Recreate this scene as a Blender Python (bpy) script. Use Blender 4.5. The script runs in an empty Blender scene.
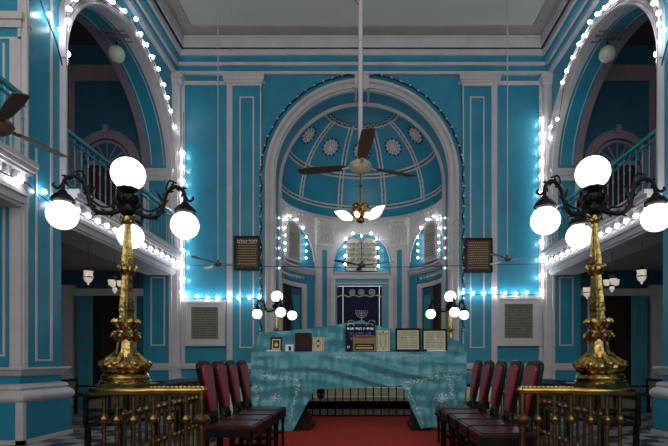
import bpy, bmesh, math, random
from math import pi, sin, cos, radians as R, sqrt
from mathutils import Vector, Matrix
random.seed(7)
C = bpy.context.scene.collection
F = 500.0; EYE = 1.15; CX = 362.0; CY = 360.0
def wx(px, Y): return (px-CX)*Y/F
def wz(py, Y): return EYE+(CY-py)*Y/F

# ------------------------------------------------------------------ materials
def mat(name, col, rough=0.5, metal=0.0, var=0.0, scale=6.0, bump=0.0, bscale=40.0, emit=None, es=0.0, spec=0.5, col2=None, trans=0.0, coat=0.0):
    m = bpy.data.materials.new(name); m.use_nodes = True
    nt = m.node_tree; b = nt.nodes['Principled BSDF']
    b.inputs['Base Color'].default_value = (*col, 1); b.inputs['Roughness'].default_value = rough
    b.inputs['Metallic'].default_value = metal; b.inputs['Specular IOR Level'].default_value = spec
    b.inputs['Coat Weight'].default_value = coat
    if trans: b.inputs['Transmission Weight'].default_value = trans
    tc = nt.nodes.new('ShaderNodeTexCoord')
    if var > 0 or col2:
        n = nt.nodes.new('ShaderNodeTexNoise'); n.inputs['Scale'].default_value = scale; n.inputs['Detail'].default_value = 6
        nt.links.new(tc.outputs['Object'], n.inputs['Vector'])
        r = nt.nodes.new('ShaderNodeValToRGB'); r.color_ramp.elements[0].position = .3; r.color_ramp.elements[1].position = .7
        a = col2 if col2 else tuple(max(0, c*(1-var)) for c in col)
        r.color_ramp.elements[0].color = (*a, 1)
        bcol = col if col2 else tuple(min(1, c*(1+var*.6)) for c in col)
        r.color_ramp.elements[1].color = (*bcol, 1)
        nt.links.new(n.outputs['Fac'], r.inputs['Fac']); nt.links.new(r.outputs['Color'], b.inputs['Base Color'])
    if bump > 0:
        n2 = nt.nodes.new('ShaderNodeTexNoise'); n2.inputs['Scale'].default_value = bscale; n2.inputs['Detail'].default_value = 4
        nt.links.new(tc.outputs['Object'], n2.inputs['Vector'])
        bp = nt.nodes.new('ShaderNodeBump'); bp.inputs['Strength'].default_value = bump; bp.inputs['Distance'].default_value = .02
        nt.links.new(n2.outputs['Fac'], bp.inputs['Height']); nt.links.new(bp.outputs['Normal'], b.inputs['Normal'])
    if emit:
        b.inputs['Emission Color'].default_value = (*emit, 1); b.inputs['Emission Strength'].default_value = es
    return m
BLUE = mat('blue_paint', (.022,.262,.405), .38, var=.16, scale=1.7, bump=.12, bscale=9)
TEAL = mat('teal_paint', (.03,.27,.35), .4, var=.1, scale=3)
WHITE = mat('lilac_white_paint', (.57,.545,.57), .45, var=.10, scale=3, bump=.1, bscale=30)
CREAM = mat('grey_white_plaster', (.70,.68,.66), .5, var=.12, scale=12)
CEIL = mat('ceiling_paint', (.60,.61,.58), .7, var=.08, scale=.6)
TAUPE = mat('margin_shade_slab_paint', (.36,.33,.31), .7, var=.1, scale=2)
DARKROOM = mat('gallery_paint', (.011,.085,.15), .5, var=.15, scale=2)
MAUVE = mat('mauve_trim', (.22,.18,.22), .5, var=.12, scale=3)
BRASS = mat('polished_brass', (.50,.37,.13), .2, metal=1, bump=.35, bscale=38, col2=(.14,.09,.03), scale=17)
BRASSD = mat('aged_brass', (.26,.17,.06), .3, metal=1, bump=.3, bscale=60, col2=(.12,.08,.035), scale=18)
IRON = mat('black_iron', (.003,.003,.004), .28, bump=.5, bscale=50, spec=.15)
GLOBE = mat('opal_globe_glass', (.9,.9,.88), .25, emit=(1,.95,.90), es=2.4)
OPAL = mat('unlit_opal_glass', (.62,.66,.55), .2, coat=.3)
BULB = mat('lit_bulb', (.9,.9,.9), .3, emit=(.96,.97,1), es=40.0)
BULB2 = mat('lit_bulb_soft', (.9,.9,.9), .3, emit=(.96,.97,1), es=20.0)
BULBG = mat('gallery_bulb_jamb_glint', (.9,.9,.9), .3, emit=(.95,.97,1), es=5.5)
BRASSR = mat('rail_brass', (.46,.32,.10), .25, metal=1, bump=.06, bscale=20, col2=(.26,.17,.05), scale=9)
DEAD = mat('unlit_bulb', (.55,.62,.66), .2)
WIRE = mat('black_cable', (.01,.012,.012), .6)
RED = mat('red_carpet', (.46,.028,.010), .95, var=.25, scale=9, bump=.6, bscale=160)
LEATH = mat('crimson_leather', (.28,.008,.028), .3, var=.2, scale=7, bump=.15, bscale=30)
SEATL = mat('maroon_leather', (.055,.012,.014), .3, var=.5, scale=7, bump=.3, bscale=30)
EBON = mat('black_lacquered_wood', (.006,.005,.006), .35, bump=.2, bscale=60, spec=.25)
DWOOD = mat('dark_wood', (.022,.01,.007), .45, var=.4, scale=6, spec=.2)
BWOOD = mat('brown_wood', (.05,.014,.009), .5, var=.3, scale=5, spec=.15)
NAVY = mat('navy_velvet', (.006,.007,.04), .85, var=.3, scale=5)
GOLDT = mat('gold_braid', (.55,.47,.28), .6)
SILV = mat('silver_thread', (.62,.68,.72), .35, metal=.6)
PALE = mat('pale_stone', (.72,.70,.56), .5, var=.12, scale=14)
INK = mat('black_ink', (.02,.02,.02), .7)
GILT = mat('gilt_letters', (.42,.33,.17), .4, metal=.5)
PARCH = mat('parchment', (.66,.62,.46), .7, col2=(.45,.43,.31), scale=60)
PAPER = mat('white_paper', (.75,.75,.78), .7)
STONE = mat('engraved_marble', (.27,.26,.20), .5, col2=(.11,.11,.085), scale=46, bump=.3)
BRONZE = mat('bronze_plate', (.13,.08,.05), .5, col2=(.05,.035,.025), scale=40, spec=.2)
MARB = mat('beige_marble', (.85,.80,.60), .45, var=.3, scale=6)
GLASS = mat('clear_glass', (.9,.9,.9), .08, trans=.8)
SHADE = mat('frosted_glass_shade', (.85,.8,.7), .3, emit=(1,.85,.6), es=1.6)
CRYS = mat('crystal_shade', (.75,.72,.66), .15, emit=(1,.88,.7), es=.3)
FANW = mat('cream_enamel', (.42,.38,.30), .35)
FANB = mat('brown_blade', (.12,.075,.055), .55, var=.2, spec=.2)
FANM = mat('steel_fan', (.10,.10,.105), .4, metal=.5)
RODW = mat('painted_rod', (.42,.40,.42), .45)
CANE = mat('cane_weave', (.20,.18,.10), .7, col2=(.12,.11,.07), scale=90)
TOPW = mat('black_handrail', (.02,.018,.018), .16, coat=.5)
DARKIN = mat('dark_interior', (.012,.007,.006), .8)

def cloth_mat():
    m = mat('turquoise_satin', (.075,.32,.39), .38, var=.12, scale=5, bump=.3, bscale=11)
    m.node_tree.nodes['Principled BSDF'].inputs['Sheen Weight'].default_value = .3
    return m
CLOTH = cloth_mat()
def floor_mat():
    m = mat('checked_floor', (.3,.3,.3), .3)
    nt = m.node_tree; b = nt.nodes['Principled BSDF']
    tc = nt.nodes.new('ShaderNodeTexCoord'); ck = nt.nodes.new('ShaderNodeTexChecker')
    ck.inputs['Scale'].default_value = 3.3; ck.inputs['Color1'].default_value = (.34,.33,.31,1); ck.inputs['Color2'].default_value = (.03,.03,.035,1)
    nt.links.new(tc.outputs['Object'], ck.inputs['Vector']); nt.links.new(ck.outputs['Color'], b.inputs['Base Color'])
    return m
FLOORM = floor_mat()

# ------------------------------------------------------------------ mesh builder
class MB:
    def __init__(s): s.v=[]; s.f=[]; s.fm=[]; s.mats=[]; s.m=0; s.T=Matrix.Identity(4)
    def use(s, m):
        if m not in s.mats: s.mats.append(m)
        s.m = s.mats.index(m); return s
    def add(s, vs, fs):
        o = len(s.v); s.v += [tuple(s.T @ Vector(p)) for p in vs]
        for f in fs: s.f.append([i+o for i in f]); s.fm.append(s.m)
        return s
    def box(s, x0,x1,y0,y1,z0,z1):
        vs=[(x,y,z) for z in (z0,z1) for y in (y0,y1) for x in (x0,x1)]
        return s.add(vs, [(0,2,3,1),(4,5,7,6),(0,1,5,4),(2,6,7,3),(0,4,6,2),(1,3,7,5)])
    def prism(s, poly, a, b, fn):
        """poly 2D, extruded between a and b; fn(u,v,w)->xyz"""
        n=len(poly); vs=[fn(u,v,a) for u,v in poly]+[fn(u,v,b) for u,v in poly]
        fs=[tuple(range(n))[::-1], tuple(range(n,2*n))]+[(i,(i+1)%n,n+(i+1)%n,n+i) for i in range(n)]
        return s.add(vs, fs)
    def tube(s, pts, r, seg=8, caps=True, closed=False):
        P=[Vector(p) for p in pts]; n=len(P)
        rr = r if isinstance(r,(list,tuple)) else [r]*n
        vs=[]; up=None
        for i,p in enumerate(P):
            if closed: t=(P[(i+1)%n]-P[i-1])
            else: t=(P[min(i+1,n-1)]-P[max(i-1,0)])
            t.normalize()
            if up is None:
                up = Vector((0,0,1)) if abs(t.z)<.9 else Vector((1,0,0))
            a = up - t*up.dot(t)
            if a.length < 1e-5: a = Vector((1,0,0)) - t*t.x
            a.normalize(); b=t.cross(a); up=a
            for k in range(seg):
                th=2*pi*k/seg; vs.append(p+(a*cos(th)+b*sin(th))*rr[i])
        fs=[]
        m = n if closed else n-1
        for i in range(m):
            j=(i+1)%n
            for k in range(seg): fs.append((i*seg+k,i*seg+(k+1)%seg,j*seg+(k+1)%seg,j*seg+k))
        if caps and not closed: fs += [tuple(range(seg))[::-1], tuple(range((n-1)*seg,n*seg))]
        return s.add([tuple(v) for v in vs], fs)
    def lathe(s, prof, seg=20, c=(0,0,0), flute=0, fa=0.0, cap=True):
        vs=[]; n=len(prof)
        for r,z in prof:
            for k in range(seg):
                th=2*pi*k/seg; q=r*(1+fa*cos(flute*th)) if flute else r
                vs.append((c[0]+q*cos(th), c[1]+q*sin(th), c[2]+z))
        fs=[(i*seg+k,i*seg+(k+1)%seg,(i+1)*seg+(k+1)%seg,(i+1)*seg+k) for i in range(n-1) for k in range(seg)]
        if cap: fs += [tuple(range(seg))[::-1], tuple(range((n-1)*seg,n*seg))]
        return s.add(vs, fs)
    def ball(s, c, r, seg=16, rings=10, sz=1.0):
        pr=[(max(1e-4,r*sin(pi*i/rings)), -r*sz*cos(pi*i/rings)) for i in range(rings+1)]
        return s.lathe(pr, seg, c)
    def grid(s, fn, nu, nv):
        vs=[fn(i/nu,j/nv) for j in range(nv+1) for i in range(nu+1)]
        return s.add(vs, [(j*(nu+1)+i,j*(nu+1)+i+1,(j+1)*(nu+1)+i+1,(j+1)*(nu+1)+i) for j in range(nv) for i in range(nu)])
    def mesh(s, name, m=None, smooth=True, ang=35):
        if m is not None and not s.mats: s.mats=[m]
        me=bpy.data.meshes.new(name); me.from_pydata(s.v,[],s.f); 
        for x in s.mats: me.materials.append(x)
        me.polygons.foreach_set('material_index', s.fm)
        bm=bmesh.new(); bm.from_mesh(me); bmesh.ops.recalc_face_normals(bm, faces=bm.faces); bm.to_mesh(me); bm.free()
        if smooth:
            me.polygons.foreach_set('use_smooth',[True]*len(me.polygons)); me.set_sharp_from_angle(angle=R(ang))
        me.update(); return me
    def build(s, name, m=None, parent=None, loc=(0,0,0), smooth=True, ang=35):
        o=bpy.data.objects.new(name, s.mesh(name,m,smooth,ang)); C.objects.link(o); o.location=loc
        if parent: o.parent=parent
        return o
def link(name, me, parent=None, loc=(0,0,0), rot=(0,0,0), sc=None):
    o=bpy.data.objects.new(name, me); C.objects.link(o); o.location=loc; o.rotation_euler=rot
    if sc: o.scale=sc
    if parent: o.parent=parent
    return o
def tag(o, label, cat, group=None, kind=None):
    if label: o['label']=label
    if cat: o['category']=cat
    if group: o['group']=group
    if kind: o['kind']=kind
    return o
def thing(name, label, cat, loc=(0,0,0), rz=0, group=None):
    o=bpy.data.objects.new(name,None); C.objects.link(o); o.location=loc; o.rotation_euler=(0,0,rz); o.empty_display_size=.1
    return tag(o,label,cat,group)
def struct(o): o['kind']='structure'; return o
def copy_tree(o, parent=None):
    c=o.copy(); C.objects.link(c); c.parent=parent
    for ch in list(o.children): copy_tree(ch,c)
    return c
_tn=[0]
def trim(mb, m=None, smooth=True, ang=35):
    _tn[0]+=1; return struct(mb.build('trim_%d'%_tn[0], m, None, smooth=smooth, ang=ang))
def text_mesh(s, size, extrude=.002, align='CENTER', rtl=True):
    s = '\n'.join((l[::-1] if rtl else l) for l in s.split('\n'))
    cu=bpy.data.curves.new('lettering','FONT'); cu.body=s; cu.size=size; cu.align_x=align; cu.extrude=extrude; cu.space_line=1.0
    cu.resolution_u=3
    o=bpy.data.objects.new('lettering',cu); C.objects.link(o); bpy.context.view_layer.update()
    dg=bpy.context.evaluated_depsgraph_get(); me=bpy.data.meshes.new_from_object(o.evaluated_get(dg))
    bpy.data.objects.remove(o); bpy.data.curves.remove(cu); return me
def text(s, size, m, parent, loc, rot=(pi/2,0,0), **k):
    me=text_mesh(s,size,**k); me.materials.clear(); me.materials.append(m)
    return link('lettering', me, parent, loc, rot)

# ================================================================== SHELL
W=4.7; WB=5.4; YB=12.5; P0,P1=6.87,7.81; AC,AA,AB,AZ=10.08,2.27,1.85,5.85
ZT=9.05; YF=-1.0
# floor / ceiling
struct(MB().box(-8.4,8.4,YF,16,-.1,0).build('floor',FLOORM))
cm=MB()
cm.use(CEIL).box(-4.05,4.05,YF,11.85,ZT+.04,ZT+.2)
cm.use(TAUPE).box(-4.9,-4.05,YF,12.7,ZT,ZT+.2).box(4.05,4.9,YF,12.7,ZT,ZT+.2).box(-4.05,4.05,11.85,12.7,ZT,ZT+.2)  # ceiling margin darkened in colour for the shadow beside the cornice
struct(cm.build('ceiling'))
# back wall with arched opening to the apse
AR=2.2; AZC=5.74; YA=13.2
bw=MB().use(BLUE)
def ztop(x,c=0): return AZC+sqrt(max(0,AR*AR-x*x))
for s in (-1,1): bw.box(s*AR,s*8.2,YB,YA,0,ZT)
NS=48
xs=[-AR*cos(pi*i/NS) for i in range(NS+1)]
for i in range(NS):
    a,b=xs[i],xs[i+1]; za,zb=ztop(a),ztop(b)
    bw.add([(a,YB,za),(b,YB,zb),(b,YB,ZT),(a,YB,ZT),(a,YA,za),(b,YA,zb),(b,YA,ZT),(a,YA,ZT)],
           [(0,1,2,3),(4,7,6,5),(0,4,5,1)])
struct(bw.build('wall_back'))

def ell(t,d,ac=AC): return ac-(AA+d)*cos(t), AZ+(AB+d)*sin(t)
for s in (-1,1):
    nm='left' if s<0 else 'right'
    w=MB().use(BLUE)
    w.box(s*W,s*WB,P0,P1,0,ZT)                       # pier
    w.box(s*W,s*WB,12.35,YB,0,ZT)
    w.box(s*W,s*WB,YF,2.33,0,ZT)
    for ac in (AC, 4.6):
        for i in range(NS):
            t0,t1=pi*i/NS,pi*(i+1)/NS
            (y0,z0),(y1,z1)=ell(t0,0,ac),ell(t1,0,ac)
            w.add([(s*W,y0,z0),(s*W,y1,z1),(s*W,y1,ZT),(s*W,y0,ZT),(s*WB,y0,z0),(s*WB,y1,z1),(s*WB,y1,ZT),(s*WB,y0,ZT)],
                  [(0,1,2,3),(4,7,6,5),(0,4,5,1)])
    struct(w.build('wall_'+nm))
    # aisle shell: outer wall, end wall, gallery slab, aisle ceiling
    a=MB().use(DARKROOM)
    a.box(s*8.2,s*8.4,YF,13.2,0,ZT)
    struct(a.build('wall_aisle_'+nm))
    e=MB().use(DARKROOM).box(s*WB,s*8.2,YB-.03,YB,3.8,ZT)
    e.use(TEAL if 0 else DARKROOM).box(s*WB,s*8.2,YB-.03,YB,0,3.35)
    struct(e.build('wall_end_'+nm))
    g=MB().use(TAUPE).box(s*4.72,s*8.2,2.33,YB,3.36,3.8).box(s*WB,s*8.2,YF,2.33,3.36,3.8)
    struct(g.build('ceiling_gallery_'+nm))
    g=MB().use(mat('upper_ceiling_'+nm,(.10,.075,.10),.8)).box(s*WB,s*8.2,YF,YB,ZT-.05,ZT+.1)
    struct(g.build('ceiling_aisle_'+nm))

struct(MB().use(BLUE).box(-8.4,8.4,YF-.2,YF,0,2.2).build('wall_rear_light_block'))  # unseen low wall added behind the camera to block low frontal light
# ---- cornice
CR=[(.35,8.74,9.05,WHITE),(.375,8.97,9.03,WHITE),(.37,8.74,8.77,WHITE),(.30,8.60,8.74,WHITE),(.24,8.50,8.60,BLUE),(.18,8.42,8.50,WHITE),(.13,8.32,8.42,BLUE),(.10,8.25,8.32,WHITE)]
c=MB()
for o,z0,z1,m in CR: c.use(m).box(-W+o,W-o,YB-o,YB,z0,z1)
trim(c)
for s in (-1,1):
    c=MB()
    for o,z0,z1,m in CR: c.use(m).box(s*(W-o),s*W,YF,YB,z0,z1)
    trim(c)

# ---- side arcades dress
def arch_band(mb, s, x0, x1, d0, d1, ac=AC, t0=0, t1=pi, down=None, n=44):
    """band between radii d0,d1 on the arch, from X=x0 to X=x1"""
    pts=[]
    for i in range(n+1):
        t=t0+(t1-t0)*i/n; pts.append((ell(t,d0,ac),ell(t,d1,ac)))
    if down is not None:
        a,b=pts[0]; pts.insert(0,((a[0],down),(b[0],down)))
        a,b=pts[-1]; pts.append(((a[0],down),(b[0],down)))
    lo,hi=(P1-.03,12.49) if ac==AC else (2.0,P0+.03)
    ka,kb=d0*.1,d1*.1+.004
    pts=[((min(max(a[0],lo-ka),hi+ka*.2),a[1]),(min(max(b[0],lo-kb),hi+kb*.2),b[1])) for a,b in pts]
    vs=[]
    for a,b in pts: vs += [(s*x0,a[0],a[1]),(s*x0,b[0],b[1]),(s*x1,b[0],b[1]),(s*x1,a[0],a[1])]
    fs=[]
    for i in range(len(pts)-1):
        o=4*i
        for k in range(4): fs.append((o+k,o+(k+1)%4,o+4+(k+1)%4,o+4+k))
    fs += [(0,1,2,3),(len(vs)-4,len(vs)-3,len(vs)-2,len(vs)-1)]
    mb.add(vs,fs)
for s in (-1,1):
    c=MB().use(WHITE)
    for ac in (AC,4.6):
        arch_band(c,s,W-.10,W,0,.05,ac,down=3.8)
        arch_band(c,s,W-.05,W,.05,.18,ac)
        for q in (.075,.115,.155): arch_band(c,s,W-.075,W-.04,q-.008,q+.008,ac)
        arch_band(c,s,W-.115,W-.09,.02,.03,ac); arch_band(c,s,W-.105,W-.08,.21,.22,ac)
        arch_band(c,s,W-.085,W,.18,.25,ac)
    trim(c)
    # soffit borders + inner panel edges
    c=MB()
    c.use(WHITE); arch_band(c,s,W,W+.13,-.02,.0)
    c.use(MAUVE); arch_band(c,s,WB-.14,WB,-.02,.0); arch_band(c,s,WB,WB+.03,-.02,.12)
    c.use(WHITE)
    # thin inner lines of the soffit panel
    arch_band(c,s,W+.19,W+.205,-.012,.0,t0=.25,t1=pi-.06); arch_band(c,s,WB-.215,WB-.2,-.012,0,t0=.25,t1=pi-.06)
    trim(c)
    c=MB().use(MAUVE)
    for (ta,tb) in ((1.49,1.505),(1.545,1.585),(1.64,1.655)): arch_band(c,s,W,WB,-.035,0,t0=ta,t1=tb,n=4)
    trim(c)
    # impost mouldings on far jamb and pier
    c=MB().use(WHITE)
    c.box(s*(W-.05),s*(WB+.05),12.27,12.35,5.78,5.86).box(s*(W-.02),s*(WB+.02),12.30,12.35,5.70,5.78)
    for (ya,yb,q) in ((P0,P0+.15,-1),(P1-.04,P1,1)):
        for (o,z0,z1) in ((.07,5.80,5.90),(.04,5.70,5.80),(.02,5.55,5.58)):
            c.box(s*(W-o),s*(WB+.02),ya-(o if q<0 else 0),yb+(o if q>0 else 0),z0,z1)
    # jamb frames (far jamb)
    def frame_y(y0,y1,xa,xb,z0,z1,wd=.03):
        c.box(s*xa,s*(xa+wd),y0,y1,z0,z1).box(s*(xb-wd),s*xb,y0,y1,z0,z1)
        c.box(s*(xa+wd),s*(xb-wd),y0,y1,z0,z0+wd).box(s*(xa+wd),s*(xb-wd),y0,y1,z1-wd,z1)
    c.box(s*W,s*(W+.13),12.33,12.35,3.8,5.7).box(s*(WB-.14),s*WB,12.33,12.35,3.8,5.7)
    c.box(s*(W+.13),s*(WB-.14),12.33,12.35,5.58,5.7)
    frame_y(12.325,12.35,4.86,5.22,1.5,3.2,.035)
    c.box(s*W,s*(W+.06),12.32,12.35,0,3.3)
    # dado on the far jamb
    c.box(s*(W-.04),s*(WB+.02),12.29,12.35,.97,1.07).box(s*(W-.02),s*WB,12.31,12.35,.9,.97)
    trim(c)
    # pier dress: corner boards, panel frame, corner pilaster
    c=MB().use(WHITE)
    c.box(s*(W-.02),s*(W+.02),P0-.02,P0+.14,1.05,8.25).box(s*(W+.02),s*(W+.13),P0-.02,P0,1.05,5.55)
    c.box(s*(W-.035),s*W,P0+.03,P0+.09,1.05,8.25)
    c.box(s*(W-.015),s*W,7.53,7.58,1.13,8.2).box(s*(W-.015),s*W,7.19,7.22,1.13,4.2).box(s*(W-.015),s*W,7.22,7.53,1.13,1.16)
    c.box(s*(W+.2),s*(W+.23),P0-.015,P0,1.2,5.5).box(s*(W+.5),s*(W+.53),P0-.015,P0,1.2,5.5).box(s*(W+.23),s*(W+.5),P0-.015,P0,1.2,1.23)
    c.box(s*W,s*(W+.02),P1-.02,P1+.005,3.8,5.7)
    # base ledge and torus
    pr=[(.02,1.05),(.10,1.05),(.10,1.02),(.075,1.0),(.05,.96),(.03,.93),(.0,.92)]
    def ring(prof):
        for i in range(len(prof)-1):
            (o0,z0),(o1,z1)=prof[i],prof[i+1]
            def loop(o,z): return [(s*(W-o),P0-o,z),(s*(W-o),P1+o,z),(s*(WB+o),P1+o,z),(s*(WB+o),P0-o,z)]
            c.add(loop(o0,z0)+loop(o1,z1),[(k,(k+1)%4,4+(k+1)%4,4+k) for k in range(4)])
    ring(pr)
    ring([(.0,.82),(.06,.80),(.075,.76),(.06,.73),(.09,.72)]+[(.09+.05*sin(pi*i/8),.72-.17*i/8) for i in range(9)]+[(.1,.54)])
    c.use(BLUE).box(s*(W-.1),s*(WB+.1),P0-.1,P1+.1,.0,.57)
    c.use(WHITE).box(s*(W-.12),s*(W-.02),P0-.12,P0-.05,0,.57)
    c.box(s*(W-.12),s*(WB+.1),P0-.12,P1+.12,0,.06)
    trim(c)
    # engaged corner pilaster on the back wall
    c=MB().use(WHITE)
    c.box(s*W,s*4.50,12.37,12.5,0,7.95).box(s*W,s*4.47,12.35,12.5,.97,1.07)
    c.box(s*4.62,s*4.56,12.355,12.38,1.1,7.9)
    for k,(o,z0,z1) in enumerate([(.02,7.95,8.0),(.05,8.0,8.1),(.09,8.1,8.17),(.05,8.17,8.25)]): c.box(s*W,s*(4.5-o),12.37-o,12.5,z0,z1)
    for k in range(3): c.ball((s*(4.47),12.33,8.05-.04*k),.04,8,6)
    trim(c)
    # gallery edge: stepped fascia with modillions
    for (ya,yb) in ((P1+.02,12.33),(2.35,P0-.02)):
        c=MB().use(WHITE)
        c.box(s*4.42,s*4.9,ya,yb,3.76,3.83).box(s*4.46,s*4.8,ya,yb,3.70,3.76).box(s*4.50,s*4.75,ya,yb,3.66,3.70)
        c.box(s*4.62,s*4.75,ya,yb,3.40,3.66)
        c.box(s*4.56,s*4.75,ya,yb,3.38,3.44).box(s*4.60,s*5.4,ya,yb,3.28,3.38).box(s*4.64,s*5.3,ya,yb,3.24,3.28)
        n=int((yb-ya)/.16)
        for i in range(n):
            y=ya+.08+i*(yb-ya)/n; c.box(s*4.54,s*4.64,y-.03,y+.03,3.56,3.66)
        trim(c)

# ---- nave back wall dress (pilasters, panels, dado)
for s in (-1,1):
    c=MB()
    xa,xb=s*3.36,s*2.46   # outer, inner
    y=YB
    c.use(BLUE).box(s*2.5,s*3.34,y-.06,y,1.05,8.0)
    c.use(WHITE).box(s*3.22,s*3.36,y-.085,y,1.05,8.0)
    c.box(s*2.50,s*2.535,y-.075,y,1.05,8.0)
    for x in (3.03,2.70): c.box(s*(x-.017),s*(x+.017),y-.075,y-.05,1.45 if x>3 else 1.45,7.7)
    c.box(s*2.717,s*3.013,y-.075,y-.05,7.67,7.7).box(s*2.717,s*3.013,y-.075,y-.05,1.45,1.48)
    for (o,z0,z1) in [(.02,7.96,8.02),(.06,8.02,8.09),(.10,8.09,8.18),(.13,8.18,8.25)]:
        c.box(s*(2.5-o*.75),s*(3.36+o*.75),y-.085-o*.75,y,z0,z1)
    trim(c)
    c=MB().use(WHITE)
    c.box(s*3.36,s*4.5,y-.03,y,8.02,8.11).box(s*4.42,s*4.5,y-.03,y,1.07,8.02)
    c.box(s*2.41,s*2.5,y-.03,y,8.04,8.09)
    # dado
    c.box(s*2.41,s*4.5,y-.10,y,1.0,1.07).box(s*2.41,s*4.5,y-.06,y,.93,1.0)
    c.box(s*2.41,s*4.5,y-.05,y,0,.2)
    trim(c)
# arch mouldings of the apse opening
def ringband(mb, r0, r1, y0, y1, zc=AZC, down=None, n=64, t0=0, t1=pi):
    P=[]
    for i in range(n+1):
        t=t0+(t1-t0)*i/n; P.append(((-r0*cos(t),zc+r0*sin(t)),(-r1*cos(t),zc+r1*sin(t))))
    if down is not None:
        P.insert(0,((P[0][0][0],down),(P[0][1][0],down))); P.append(((P[-1][0][0],down),(P[-1][1][0],down)))
    vs=[]
    for a,b in P: vs+=[(a[0],y0,a[1]),(b[0],y0,b[1]),(b[0],y1,b[1]),(a[0],y1,a[1])]
    fs=[]
    for i in range(len(P)-1):
        for k in range(4): fs.append((4*i+k,4*i+(k+1)%4,4*i+4+(k+1)%4,4*i+4+k))
    fs+=[(0,1,2,3),(len(vs)-4,len(vs)-3,len(vs)-2,len(vs)-1)]
    mb.add(vs,fs)
c=MB().use(WHITE)
ringband(c,2.19,2.26,YB-.09,YB,down=0); ringband(c,2.26,2.34,YB-.05,YB,down=0); ringband(c,2.34,2.41,YB-.08,YB,down=0)
for q in (2.275,2.30,2.325): ringband(c,q-.006,q+.006,YB-.075,YB-.04,down=0)
ringband(c,2.222,2.232,YB-.11,YB-.08,down=0); ringband(c,2.37,2.38,YB-.10,YB-.07,down=0)
trim(c)
c=MB().use(WHITE); ringband(c,2.12,2.2,YA-.03,YA+.03,down=0); ringband(c,2.165,2.2,YB,YB+.10,down=0)
trim(c)
c=MB().use(WHITE)  # keystone console
c.box(-.17,.17,YB-.16,YB,7.86,8.25).box(-.10,-.04,YB-.2,YB-.1,7.80,8.2).box(.04,.10,YB-.2,YB-.1,7.80,8.2).box(-.2,.2,YB-.2,YB,8.2,8.25)
for s in (-1,1): c.box(s*.13,s*.19,YB+.0,YA,7.88,7.935)
trim(c)
# ---- apse (polar)
def ap(a,z,inset=0): r=AR-inset; return (r*sin(a), YA+r*cos(a), z)
def apatch(mb, a0,a1,z0,z1,th,n=None):
    n=n or max(1,int(abs(a1-a0)/R(3)))
    z0f=z0 if callable(z0) else (lambda a:z0); z1f=z1 if callable(z1) else (lambda a:z1)
    vs=[]
    for i in range(n+1):
        a=a0+(a1-a0)*i/n; vs+=[ap(a,z0f(a),th),ap(a,z1f(a),th),ap(a,z1f(a),0),ap(a,z0f(a),0)]
    fs=[]
    for i in range(n):
        for k in range(4): fs.append((4*i+k,4*i+(k+1)%4,4*i+4+(k+1)%4,4*i+4+k))
    fs+=[(0,1,2,3),(len(vs)-4,len(vs)-3,len(vs)-2,len(vs)-1)]
    mb.add(vs,fs)
w=MB().use(BLUE)
w.grid(lambda u,v: ap(-pi/2+pi*u, 6.0*v), 60, 1)
struct(w.build('wall_apse'))
d=MB().use(BLUE)
DR=2.19; DZ=5.76
def dp(a,f,ins=0): r=DR-ins; return (r*cos(f)*sin(a), YA+r*cos(f)*cos(a), DZ+r*sin(f))
d.grid(lambda u,v: dp(-pi/2+pi*u, pi/2*v*.999), 60, 24)
struct(d.build('ceiling_dome'))
c=MB().use(WHITE)
A1,A2,A3=R(23.5),R(41),R(86)
# white spandrel field over the lunettes
def lun(a,c0,hw,z0,rise): 
    q=(a-c0)/hw; return z0+rise*sqrt(max(0,1-q*q))
apatch(c,-A1,A1,lambda a:lun(a,0,A1,4.08,.95),5.47,.03,40)
for s in (-1,1):
    cc=s*(A2+A3)/2; hw=(A3-A2)/2
    apatch(c,s*A2,s*A3,lambda a:lun(a,cc,hw,4.05,.98),5.47,.03,40)
    apatch(c,s*A1,s*A2,4.3,5.47,.03)
    apatch(c,s*A3,s*R(90),0,5.47,.03)
apatch(c,-pi/2,pi/2,5.44,5.49,.06,60)
trim(c)
c=MB().use(CREAM)  # rim around lunettes
for (c0,hw) in ((0,A1),((A2+A3)/2,(A3-A2)/2),(-(A2+A3)/2,(A3-A2)/2)):
    pts=[ap(c0-hw*.995*cos(pi*i/30),4.06+.97*sin(pi*i/30),.035) for i in range(31)]
    c.tube(pts,.022,6)
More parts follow.
